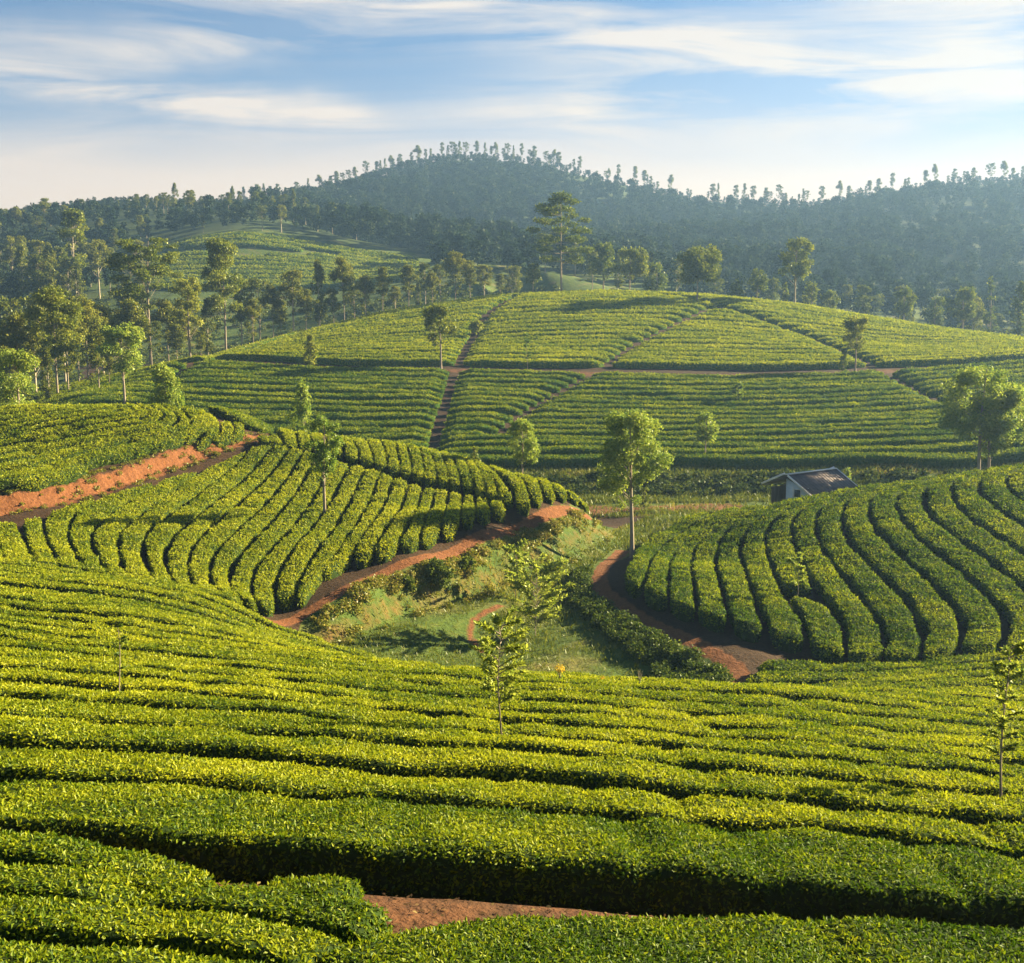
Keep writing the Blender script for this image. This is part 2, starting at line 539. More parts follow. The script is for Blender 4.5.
leaf_material('flower_petals', [(0, (.5, .35, .02)), (1, (.75, .55, .05))], .3, .02)


def rough_material(name, c1, c2, scale, rough=.9, bump=.3, stretch=None):
    m, t, out = new_mat(name)
    tc = node(t, 'ShaderNodeTexCoord')
    v = tc.outputs['Object']
    if stretch:
        mp = node(t, 'ShaderNodeMapping'); mp.inputs['Scale'].default_value = stretch
        t.links.new(v, mp.inputs[0]); v = mp.outputs[0]
    nz = noise(t, scale, 6, .6, v)
    col = ramp(t, nz, [(.3, c1), (.7, c2)])
    b = node(t, 'ShaderNodeBsdfPrincipled')
    b.inputs['Roughness'].default_value = rough
    b.inputs['Specular IOR Level'].default_value = .08
    t.links.new(col, b.inputs['Base Color'])
    bp = node(t, 'ShaderNodeBump'); bp.inputs['Strength'].default_value = bump; bp.inputs['Distance'].default_value = .05
    t.links.new(nz, bp.inputs['Height']); t.links.new(bp.outputs[0], b.inputs['Normal'])
    t.links.new(b.outputs[0], out.inputs[0])
    return m


rough_material('hedge_twigs', (.012, .020, .005), (.028, .052, .008), 9, 1, .6)
rough_material('far_hedge', (.030, .075, .009), (.062, .125, .012), 1.5, .9, .6)
rough_material('old_stem', (.05, .035, .02), (.11, .08, .05), 9, .9, .4)
rough_material('bark_grey', (.16, .13, .10), (.30, .25, .19), 7, .9, .5, (1, 1, .25))
rough_material('bark_pale', (.24, .20, .15), (.44, .38, .29), 4, .85, .4, (1, 1, .2))
rough_material('bark_brown', (.09, .06, .04), (.18, .13, .085), 8, .9, .5, (1, 1, .25))
rough_material('old_boards', (.10, .07, .05), (.19, .14, .10), 3, .85, .3, (1, 1, .15))
rough_material('pale_paint', (.50, .58, .66), (.66, .73, .78), 2.5, .6, .1)
rough_material('white_trim', (.62, .60, .56), (.80, .78, .74), 3, .6, .1)
rough_material('roof_sheet', (.085, .070, .070), (.165, .135, .13), 2.2, .55, .15)
rough_material('dark_glass', (.03, .04, .05), (.05, .06, .07), 2, .25, .02)
rough_material('foundation', (.22, .19, .16), (.36, .32, .27), 2, .9, .2)


def ground_material():
    m, t, out = new_mat('earth_and_grass')
    geo = node(t, 'ShaderNodeNewGeometry')
    pos = geo.outputs['Position']
    a = node(t, 'ShaderNodeAttribute', attribute_name='cover')
    sep = node(t, 'ShaderNodeSeparateColor')
    t.links.new(a.outputs['Color'], sep.inputs[0])
    n1 = noise(t, 1.3, 6, .6, pos)
    n2 = noise(t, .16, 4, .55, pos)
    n3 = noise(t, 6.0, 5, .65, pos)

    def edge(mask, amt=.5):
        s = math_node(t, 'ADD', mask, math_node(t, 'MULTIPLY', math_node(t, 'SUBTRACT', n1, .5), amt))
        s = math_node(t, 'SUBTRACT', s, .35)
        return math_node(t, 'MULTIPLY', s, 3.2, True)
    tea_soil = ramp(t, n3, [(.3, (.022, .012, .006)), (.7, (.056, .030, .015))])
    red = ramp(t, n3, [(.25, (.075, .028, .011)), (.55, (.15, .058, .022)), (.8, (.24, .105, .045))])
    grass = ramp(t, n1, [(.25, (.030, .055, .010)), (.5, (.058, .092, .014)), (.75, (.11, .125, .024))])
    dry = ramp(t, n3, [(.3, (.14, .10, .03)), (.7, (.26, .19, .07))])
    gm = node(t, 'ShaderNodeMix', data_type='RGBA')
    dm = math_node(t, 'MULTIPLY', math_node(t, 'SUBTRACT', n2, .55), 4.0, True)
    t.links.new(dm, gm.inputs['Factor']); t.links.new(grass, gm.inputs['A']); t.links.new(dry, gm.inputs['B'])
    wood = ramp(t, n2, [(.3, (.020, .034, .012)), (.7, (.045, .070, .018))])

    def mix(f, A, B):
        k = node(t, 'ShaderNodeMix', data_type='RGBA')
        t.links.new(f, k.inputs['Factor']); t.links.new(A, k.inputs['A']); t.links.new(B, k.inputs['B'])
        return k.outputs['Result']
    c = mix(edge(sep.outputs['Green']), tea_soil, gm.outputs['Result'])
    c = mix(edge(sep.outputs['Blue'], .3), c, wood)
    c = mix(edge(sep.outputs['Red'], .6), c, red)
    b = node(t, 'ShaderNodeBsdfPrincipled')
    b.inputs['Roughness'].default_value = .95
    b.inputs['Specular IOR Level'].default_value = .15
    t.links.new(c, b.inputs['Base Color'])
    bp = node(t, 'ShaderNodeBump'); bp.inputs['Strength'].default_value = .7; bp.inputs['Distance'].default_value = .12
    t.links.new(math_node(t, 'ADD', n3, math_node(t, 'MULTIPLY', n1, 1.5)), bp.inputs['Height']); t.links.new(bp.outputs[0], b.inputs['Normal'])
    t.links.new(b.outputs[0], out.inputs[0])


ground_material()


# ------------------------------------------------------------------ mesh helpers
def quads_object(name, V, Fq, mats, mat_idx=None, tint=None, smooth=None, parent=None):
    V = np.ascontiguousarray(V, np.float32); Fq = np.ascontiguousarray(Fq, np.int32)
    me = bpy.data.meshes.new(name)
    me.vertices.add(len(V)); me.vertices.foreach_set('co', V.ravel())
    me.loops.add(Fq.size); me.loops.foreach_set('vertex_index', Fq.ravel())
    me.polygons.add(len(Fq)); me.polygons.foreach_set('loop_start', np.arange(0, Fq.size, 4, dtype=np.int32))
    if mat_idx is not None:
        me.polygons.foreach_set('material_index', np.ascontiguousarray(mat_idx, np.int32))
    if smooth is not None:
        me.polygons.foreach_set('use_smooth', np.ascontiguousarray(smooth, bool))
    if tint is not None:
        a = me.attributes.new('tint', 'FLOAT', 'FACE')
        a.data.foreach_set('value', np.ascontiguousarray(tint, np.float32))
    for m in mats:
        me.materials.append(MAT[m])
    me.update(calc_edges=True)
    o = bpy.data.objects.new(name, me)
    COL.objects.link(o)
    if parent:
        o.parent = parent
    return o


def tag(o, label=None, cat=None, group=None, kind=None):
    if label: o['label'] = label
    if cat: o['category'] = cat
    if group: o['group'] = group
    if kind: o['kind'] = kind
    return o


def empty(name, loc):
    o = bpy.data.objects.new(name, None)
    COL.objects.link(o)
    o.location = loc
    o.empty_display_size = .3
    return o


def norm(v):
    return v / np.maximum(np.linalg.norm(v, axis=-1, keepdims=True), 1e-9)


def leaf_quads(Pn, N, L, g, erect=.7, width=.42, jit=.8):
    """n leaf blades: 4 corners each, folded along the midrib"""
    n = len(Pn)
    Nj = norm(N + jit * g.normal(size=(n, 3)) * .6)
    T = norm(np.cross(Nj, g.normal(size=(n, 3))))
    d = norm(T + Nj * (g.uniform(-.15, 1, n) * erect)[:, None])
    s = norm(np.cross(d, Nj))
    up = np.cross(s, d)
    L = np.asarray(L).reshape(-1, 1) * g.uniform(.7, 1.25, (n, 1))
    a = Pn
    b = Pn + d * L * .5 + s * L * width * .5 + up * L * .06
    c = Pn + d * L - up * L * .08
    e = Pn + d * L * .5 - s * L * width * .5 + up * L * .06
    return np.stack([a, b, c, e], 1).reshape(-1, 3)


def tube(pts, rad, ns=6):
    pts = np.asarray(pts, float); rad = np.asarray(rad, float)
    T = norm(np.gradient(pts, axis=0))
    ref = np.where(np.abs(T[:, 2:3]) > .9, np.array([[1., 0, 0]]), np.array([[0, 0, 1.]]))
    U = norm(np.cross(T, ref)); Vv = np.cross(T, U)
    a = np.linspace(0, 2 * np.pi, ns, endpoint=False)
    ring = pts[:, None] + rad[:, None, None] * (np.cos(a)[None, :, None] * U[:, None] + np.sin(a)[None, :, None] * Vv[:, None])
    V = ring.reshape(-1, 3)
    i = np.arange(len(pts) - 1)[:, None] * ns; j = np.arange(ns)[None, :]; k = (j + 1) % ns
    return V, np.stack([i + j, i + k, i + ns + k, i + ns + j], -1).reshape(-1, 4)


def merge(parts):
    V, Fq, o = [], [], 0
    for v, f in parts:
        V.append(v); Fq.append(f + o); o += len(v)
    return np.vstack(V), np.vstack(Fq)


ORD = ['first', 'second', 'third', 'fourth', 'fifth', 'sixth', 'seventh', 'eighth', 'ninth', 'tenth', 'eleventh', 'twelfth', 'thirteenth',
       'fourteenth', 'fifteenth', 'sixteenth', 'seventeenth', 'eighteenth', 'nineteenth']
TENS = {20: ('twentieth', 'twenty'), 30: ('thirtieth', 'thirty'), 40: ('fortieth', 'forty'), 50: ('fiftieth', 'fifty'), 60: ('sixtieth', 'sixty'),
        70: ('seventieth', 'seventy'), 80: ('eightieth', 'eighty'), 90: ('ninetieth', 'ninety')}


def ordinal(i):
    """0 -> first"""
    n = i + 1
    if n < 20:
        return ORD[i]
    t = n // 10 * 10
    return TENS[t][0] if n == t else TENS[t][1] + '-' + ORD[n - t - 1]


# ------------------------------------------------------------------ ground sheet
GXf, GYf = MX.ravel(), MY.ravel()


def band(pl, w, soft):
    return 1 - sstep(w, w + soft, dist_to(GXf, GYf, pl))


def in_poly(x, y, poly):
    c = np.zeros(len(x), bool)
    for (x1, y1), (x2, y2) in zip(poly, np.roll(poly, -1, 0)):
        k = ((y1 > y) != (y2 > y)) & (x < (x2 - x1) * (y - y1) / ((y2 - y1) or 1e-9) + x1)
        c ^= k
    return c


BRINK_R = PATH_RIGHT
GREEN_POLY = np.vstack([PATH_LEFT[6:], [(11, 88), (-12, 99), (-30, 108), (-30, 112), (60, 112), (70, 100), (44, 92), (28, 86), (16, 77)], BRINK_R,
                        [(10, 43), (5, 43.5), (0, 44.5), (-4, 46.5), (-7, 49)]])


def cover():
    red = np.zeros(len(GXf)); grn = np.zeros(len(GXf)); wod = np.zeros(len(GXf))
    red = np.maximum(red, band(PATH_LEFT, .20, .34))
    red = np.maximum(red, band(PATH_RIGHT, .30, .34))
    red = np.maximum(red, .7 * band(PATH_VALLEY, .1, .35))
    red = np.maximum(red, .50 * band(PATH_SHOULDER, 1.5, 1.2))
    red = np.maximum(red, .5 * band(PATH_FOOT, .4, .8))
    red = np.maximum(red, .3 * band(PATH_ROUND, .6, 1.0))
    red = np.maximum(red, .74 * band(UPPER_PATH + [-.1, .04], .5, .3) * (GXf > -75))
    red = np.maximum(red, (1 - sstep(5.4, 6.3, np.abs(GYf - 4.5))) * (.46 + .07 * vnoise(GXf * .8, GYf * 1.5, 71)))          # the red track under the near hedges, hedge shade painted in as darker soil
    fl = line([(640, 512), (560, 506), (720, 507)], 85, 100)
    red = np.maximum(red, .62 * band(fl[[1, 0, 2]], 1.6, 2.5))
    ins = in_poly(GXf, GYf, GREEN_POLY)
    grn = np.where(ins, 1.0, grn)
    # the cut face of the left bank: bare earth showing through the grass
    near = (GXf > -16) & (GXf < 12) & (GYf > 44) & (GYf < 88)
    sb = np.full(len(GXf), -9.0)
    sb[near] = -signed_side(GXf[near], GYf[near], BANK_EDGE)
    face = sstep(.2, .6, sb) * (1 - sstep(1.2, 1.9, sb))
    red = np.maximum(red, .42 * face)
    grn = np.maximum(grn, (sb > -.9) * (sb < 4) * 1.0)
    foot = smooth_curve(np.array([(-30, 103), (0, 102), (30, 102), (70, 100)]), 20)
    grn = np.maximum(grn, band(foot, 6, 1.5))
    far = sstep(242, 262, GYf)
    outside = np.maximum(far, np.maximum(sstep(-40, -70, GXf + .0 * GYf) * (GYf > 100) * (GXf < -.32 * GYf - 25), 0))
    left = (GXf < -.40 * (GYf - 60) - 22) & (GYf > 104)
    grn = np.maximum(grn, np.maximum(far, left * 1.0))
    px, _ = project(GXf, GYf, GZ.ravel())
    wod = np.maximum(wod, ((GYf > 255) & (px < 175) & (GYf < 330)) * .6)
    wod = np.maximum(wod, (GYf > 395) * 1.0)
    wod = np.maximum(wod, left * 1.0)
    return np.c_[red, grn, wod, np.ones(len(GXf))]


def build_ground():
    ny, nx = GZ.shape
    V = np.c_[GXf, GYf, GZ.ravel()]
    i = np.arange(nx - 1)[None, :] + nx * np.arange(ny - 1)[:, None]
    Fq = np.stack([i, i + 1, i + nx + 1, i + nx], -1).reshape(-1, 4)
    o = quads_object('ground', V, Fq, ['earth_and_grass'], smooth=np.ones(len(Fq), bool))
    a = o.data.color_attributes.new('cover', 'FLOAT_COLOR', 'POINT')
    a.data.foreach_set('color', cover().astype(np.float32).ravel())
    tag(o, kind='structure')


build_ground()


def build_haze():
    m, t, out = new_mat('haze')
    v = node(t, 'ShaderNodeVolumePrincipled')
    v.inputs['Color'].default_value = (.24, .41, .71, 1)
    v.inputs['Density'].default_value = HAZE_DENSITY
    v.inputs['Anisotropy'].default_value = .36
    t.links.new(v.outputs[0], out.inputs['Volume'])
    x0, x1, y0, y1, z0, z1 = -642, 642, -14, 1122, float(GZ.min()) - 1.0, float(GZ.max()) + 26
    V = [(x, y, z) for z in (z0, z1) for y in (y0, y1) for x in (x0, x1)]
    Fq = [(0, 2, 3, 1), (4, 5, 7, 6), (0, 1, 5, 4), (2, 6, 7, 3), (0, 4, 6, 2), (1, 3, 7, 5)]
    o = quads_object('haze', np.array(V), np.array(Fq), ['haze'])
    tag(o, kind='stuff')


if HAZE_DENSITY > 0:
    build_haze()

# ------------------------------------------------------------------ tea hedges
PROF_T = np.array([.10, .02, .0, .035, .13, .5, .87, .965, 1.0, .98, .90])
PROF_Z = np.array([-.12, .35, .80, .96, 1.0, 1.01, 1.0, .96, .80, .35, -.12])
N_LEAVES = [0]


FIELD_TINT = {'near slope': .06, 'curving': .11, 'brow': .07, 'earth bank': .09, 'winding': -.12, 'right mound': -.06, 'red track': -.13, 'lower face': -.07, 'upper face': .11}  # leaf tone by field: plucking stage, with some slope shade painted in


def hedge(A, B, h, label, group, seed, near=False, body='hedge_twigs'):
    """one hedge between two edge lines: a twiggy body and the leaves that clothe it"""
    g = np.random.default_rng(seed)
    mid = (A + B) / 2
    s = np.r_[0, np.cumsum(np.linalg.norm(np.diff(mid, axis=0), axis=1))]
    if s[-1] < .6:
        return None
    D = np.median(np.hypot(mid[:, 0], mid[:, 1]))
    ds = .16 if D < 12 else .28 if D < 30 else .5 if D < 95 else 1.6
    n = max(5, int(s[-1] / ds) + 1)
    ss = np.linspace(0, s[-1], n)
    A = np.c_[np.interp(ss, s, A[:, 0]), np.interp(ss, s, A[:, 1])]
    B = np.c_[np.interp(ss, s, B[:, 0]), np.interp(ss, s, B[:, 1])]
    w = np.linalg.norm(B - A, axis=1)
    # rounded ends
    e = np.minimum(ss, s[-1] - ss) / np.maximum(.42 * np.median(w), .2)
    rnd = np.sqrt(np.clip(1 - (1 - np.clip(e, 0, 1)) ** 2, .10, 1))
    # shallow dips where one bush meets the next
    dip = np.ones(n)
    pos = g.uniform(0, 3)
    step = 1.7 if D < 95 else 9
    while pos < s[-1]:
        dip -= g.uniform(.02, .20 if D > 35 else .13) * np.exp(-((ss - pos) / (.15 if D < 95 else .5)) ** 2)
        pos += g.uniform(.5, 1.6) * step
    T = .5 + (PROF_T[None, :] - .5) * rnd[:, None]
    XY = A[:, None, :] * (1 - T[..., None]) + B[:, None, :] * T[..., None]
    k = 1.15 if D < 95 else .3
    x, y = XY[..., 0], XY[..., 1]
    d = np.linalg.norm(mid[-1] - mid[0])
    wob = (.15 if D > 35 else .085) * min(np.median(w), 1.5)
    off = wob * vnoise(x * k, y * k, 11)
    side = norm((B - A))[:, None, :] * np.sign(PROF_T - .5)[None, :, None]
    XY = XY + side * (off * .8)[..., None]
    x, y = XY[..., 0], XY[..., 1]
    hh = h * (1 + .07 * vnoise(x * .55, y * .55, 12) + .06 * vnoise(x * 1.9, y * 1.9, 13)) * dip[:, None] * (.35 + .65 * rnd[:, None])
    z = ground(x, y) + PROF_Z[None, :] * hh
    G = np.stack([x, y, z], -1)
    nP = len(PROF_T)
    V = G.reshape(-1, 3)
    i = (np.arange(n - 1)[:, None] * nP + np.arange(nP - 1)[None, :])
    Fq = np.stack([i, i + 1, i + nP + 1, i + nP], -1).reshape(-1, 4)
    caps = []
    for r in (0, n - 1):
        b = r * nP
        for a_ in range(5):
            q = [b + a_, b + nP - 1 - a_, b + nP - 2 - a_, b + a_ + 1] if a_ < 4 else [b + 4, b + 6, b + 5, b + 5]
            if a_ < 4:
                caps.append(q if r == 0 else q[::-1])
    Fq = np.vstack([Fq, np.array(caps)])
    # leaves
    c = (G[:-1, :-1] + G[1:, :-1] + G[:-1, 1:] + G[1:, 1:]) / 4
    nr = np.cross(G[1:, :-1] - G[:-1, 1:], G[1:, 1:] - G[:-1, :-1]) / 2
    area = np.linalg.norm(nr, axis=-1)
    Nn = norm(nr)
    if Nn[n // 2, 4, 2] < 0:
        Nn = -Nn
    dist = np.sqrt(c[..., 0] ** 2 + c[..., 1] ** 2 + (c[..., 2] - CZ) ** 2)
    L = np.interp(dist, [0, 8, 16, 30, 60, 90, 150, 400], [.036, .040, .064, .092, .145, .20, .28, .7])
    dens = 6.8 / (L * L)
    low = np.clip(PROF_Z[:-1] * .5 + PROF_Z[1:] * .5, 0, 1)
    dens = dens * (.30 + .70 * low)[None, :]
    px, py = project(c[..., 0], c[..., 1], c[..., 2])
    vis = (px > -220) & (px < W + 240) & (py > -50) & (py < H + 130)
    wgt = area * dens * vis
    tot = wgt.sum()
    nl = int(tot)
    Vl = np.zeros((0, 3)); tint = np.zeros(0)
    if nl > 3:
        pick = g.choice(wgt.size, nl, p=(wgt / tot).ravel())
        pi, pj = np.divmod(pick, nP - 1)
        u, v = g.random(nl)[:, None], g.random(nl)[:, None]
        Pn = (G[pi, pj] * (1 - u) + G[pi + 1, pj] * u) * (1 - v) + (G[pi, pj + 1] * (1 - u) + G[pi + 1, pj + 1] * u) * v
        Nl = Nn[pi, pj]
        Ll = L[pi, pj]
        Pn = Pn + Nl * (Ll * g.uniform(-.45, .30, nl))[:, None]
        Vl = leaf_quads(Pn, Nl, Ll, g, erect=.9, width=.46)
        tuft = vnoise(Pn[:, 0] * 2.1, Pn[:, 1] * 2.1, 21)
        patch = vnoise(Pn[:, 0] * .33, Pn[:, 1] * .33, 22)
        bush = vnoise(Pn[:, 0] * .9 + 7, Pn[:, 1] * .9, 23)
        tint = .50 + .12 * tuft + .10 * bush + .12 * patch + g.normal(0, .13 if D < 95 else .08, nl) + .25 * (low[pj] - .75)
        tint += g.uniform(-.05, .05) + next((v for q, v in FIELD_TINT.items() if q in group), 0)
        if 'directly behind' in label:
            tint -= .15  # shade on the trackside hedge, put into its leaf colour
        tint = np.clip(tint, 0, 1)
    nb = len(V)
    Fl = nb + np.arange(len(Vl)).reshape(-1, 4)
    V = np.vstack([V, Vl]); Fa = np.vstack([Fq, Fl])
    midx = np.r_[np.zeros(len(Fq)), np.ones(len(Fl))]
    N_LEAVES[0] += len(Fl)
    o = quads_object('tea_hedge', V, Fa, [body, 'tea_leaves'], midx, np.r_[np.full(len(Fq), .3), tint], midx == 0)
    # the hedge's own origin stands at its middle on the soil
    m = mid[len(mid) // 2]
    base = Vector((m[0], m[1], float(ground(m[0], m[1]))))
    co = np.empty(len(V) * 3, np.float32); o.data.vertices.foreach_get('co', co)
    co = co.reshape(-1, 3) - np.array(base, np.float32); o.data.vertices.foreach_set('co', co.ravel())
    o.location = base
    tag(o, label, 'hedge', group)
    return o


def cut_runs(A, B, cuts, minlen):
    """split a pair of edge lines wherever its middle comes near one of the cutting lines [(polyline, clearance)]"""
    mid = (A + B) / 2
    keep = np.ones(len(mid), bool)
    for pl, cl in cuts:
        keep &= dist_to(mid[:, 0], mid[:, 1], pl) > cl
    runs, st = [], None
    for k in range(len(mid) + 1):
        ok = k < len(mid) and keep[k]
        if ok and st is None:
            st = k
        if not ok and st is not None:
            if k - st > 3 and np.linalg.norm(np.diff(mid[st:k], axis=0), axis=1).sum() > minlen:
                runs.append((A[st:k], B[st:k]))
            st = None
    return runs


def frame_ok(A, B, m=150):
    mid = (A + B) / 2
    px, py = project(mid[:, 0], mid[:, 1], ground(mid[:, 0], mid[:, 1]) + .5)
    return ((px > -m) & (px < W + m) & (py > 0) & (py < H + m)).any()


def extend(c, a, b):
    """lengthen a curve by a metres at its start and b at its end"""
    out = [c]
    if a:
        d = c[0] - c[3]; out.insert(0, (c[0] + d / np.linalg.norm(d) * np.linspace(a, .3, 6)[:, None]))
    if b:
        d = c[-1] - c[-4]; out.append(c[-1] + d / np.linalg.norm(d) * np.linspace(.3, b, 6)[:, None])
    return np.vstack(out)


def rows_between(gaps, h, labels, group, seed, inset=.165, cuts=(), minlen=1.2, body='hedge_twigs', n=140, maxgap=.33):
    """a hedge in every space between neighbouring gap lines"""
    cnt = 0
    for k in range(len(gaps) - 1):
        A, B = smooth_curve(gaps[k], n), smooth_curve(gaps[k + 1], n)
        w = np.linalg.norm(A - B, axis=1)[:, None]
        ins = np.clip(np.full_like(w, inset), 0, maxgap / np.maximum(w, .1))
        A, B = A + (B - A) * ins, B + (A - B) * ins
        for j, (a, b) in enumerate(cut_runs(A, B, cuts, minlen)):
            if frame_ok(a, b):
                hedge(a, b, h, labels(k, j), group, seed + 100 * k + j, body=body)
                cnt += 1
    return cnt


def zo(pts, sc, ox, oy):
    return [(x / sc + ox, y / sc + oy) for x, y in pts]


def hedge_stems(o, a, b):
    """the bare forked stems at the foot of the trackside hedge"""
    g = np.random.default_rng(31)
    base = np.array(o.location)
    n = 46
    for k in range(n):
        q = (k + g.uniform(.1, .9)) / n * (len(a) - 1)
        i = int(q)
        p = a[i] + (b[i] - a[i]) * g.uniform(.01, .05)
        z = float(ground(*p))
        foot = np.array([p[0], p[1], z - .03])
        fork = foot + [g.normal(0, .03), g.normal(0, .02), g.uniform(.10, .18)]
        parts = [tube([foot, (foot + fork) / 2 + g.normal(0, .01, 3), fork], [.022, .017, .015], 6)]
        for j in range(int(g.integers(2, 5))):
            tip = fork + [g.uniform(-.20, .20), g.uniform(-.03, .10), g.uniform(.22, .36)]
            parts.append(tube([fork, fork * .5 + tip * .5 + g.normal(0, .02, 3), tip], [.013, .010, .006], 5))
        V, Fq = merge(parts)
        quads_object('stem', V - base, Fq, ['old_stem'], smooth=np.ones(len(Fq), bool), parent=o)


# --- near slope: rows straight across, one behind the other
def near_slope():
    # the long front hedge and every row behind it up to the brow and down its far side
    n = 0
    edges = [8.75, 11.35]
    d = 11.35
    while d < 52:
        d += 2.2 if d < 30 else 2.0
        edges.append(d)
    for k in range(len(edges) - 1):
        d0, d1 = edges[k], edges[k + 1]
        dm = (d0 + d1) / 2
        xl, xr = -.70 * dm - 3, .74 * dm + 3
        if d0 > 33:
            # behind the brow the rows stop short of the valley floor and the paths
            xr_ = float(np.interp(d0, [33, 38, 41, 44, 47, 51], [.74 * dm + 3, 3, -1, -4.2, -8, -14]))
            xr = xr_
        X = np.linspace(xl, xr, 200)
        bend = .20 * np.sin(X * .21 + k * .6) + .10 * np.sin(X * .53 + k) + (.012 * (X + 12) ** 2 * (X < -12)) * (d0 > 28)
        gapw = .43 + .06 * math.sin(k * 1.7)
        A = np.c_[X, d0 + gapw + bend * (1 if k else .55)]
        B = np.c_[X, d1 - gapw + .20 * np.sin(X * .21 + (k + 1) * .6) + .10 * np.sin(X * .53 + (k + 1)) + (.012 * (X + 12) ** 2 * (X < -12)) * (d1 > 28)]
        lab = 'long broad tea hedge with a dark shaded front, directly behind the red dirt track' if k == 0 else \
            f'tea hedge row on the near slope, {ordinal(k - 1)} row behind the long trackside hedge'
        keep = []
        for a, b in cut_runs(A, B, [(PATH_LEFT, 1.0), (PATH_RIGHT, 1.0)], 2):
            m = (a + b) / 2
            if frame_ok(a, b):
                keep.append((a, b))
        if keep:
            a, b = max(keep, key=lambda q: len(q[0]))
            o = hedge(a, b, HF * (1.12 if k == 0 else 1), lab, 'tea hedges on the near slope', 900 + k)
            if k == 0:
                hedge_stems(o, a, b)
            n += 1
    # right fan behind the brow
    e2 = [35.5, 37.4, 39.2, 41.0, 42.8, 44.6, 46.2]
    for k in range(len(e2) - 1):
        X = np.linspace(float(np.interp(e2[k], [35, 38, 42, 46], [5, 8.2, 9.4, 10.6])), 30, 110)
        tilt = .05 * (X - 10)
        A = np.c_[X, e2[k] + .18 + tilt]; B = np.c_[X, e2[k + 1] - .18 + tilt * .9]
        for a, b in cut_runs(A, B, [(PATH_RIGHT, .7)], 2):
            hedge(a, b, .5, f'tea hedge in the dip below the right mound, {ordinal(k)} row up', 'tea hedges in the dip below the right mound', 1300 + k)
            n += 1
    # short rows before the track
    spec = [([(-140, 830), (0, 842), (80, 850), (205, 888)], .56, 'short tea hedge before the red track at the left, farthest of four stacked rows'),
            ([(-140, 858), (0, 872), (180, 892), (300, 903), (388, 921)], .56, 'tea hedge before the red track whose tip reaches farthest right at the left'),
            ([(-140, 890), (0, 907), (150, 921), (260, 934), (338, 955)], .58, 'tea hedge at lower left, third row before the red track, ragged right tip'),
            ([(-160, 935), (0, 957), (160, 972), (330, 995)], .70, 'tea hedge cut by the bottom left corner of the view'),
            ([(350, 990), (440, 960), (560, 945), (700, 944), (1000, 961), (1200, 968)], 1.25, 'tea hedge along the bottom right edge before the red track'),
            ([(330, 1040), (480, 1012), (640, 1003), (800, 1005), (1000, 1017), (1200, 1026)], 1.1, 'nearest tea hedge at the very bottom right, mostly below the view'),
            ([(248, 882), (290, 884), (330, 889), (358, 896)], .55, 'low stub of tea hedge beside the track, behind the longest left tip')]
    for k, (pts, w, lab) in enumerate(spec):
        m = smooth_curve(line(pts, 3, 14, .42), 60)
        tdir = norm(np.gradient(m, axis=0)); nn = np.c_[-tdir[:, 1], tdir[:, 0]]
        ww = w / 2 * .9
        hedge(m - nn * ww, m + nn * ww, .44, lab, 'short tea hedges before the red track', 1500 + k)
        n += 1
    return n


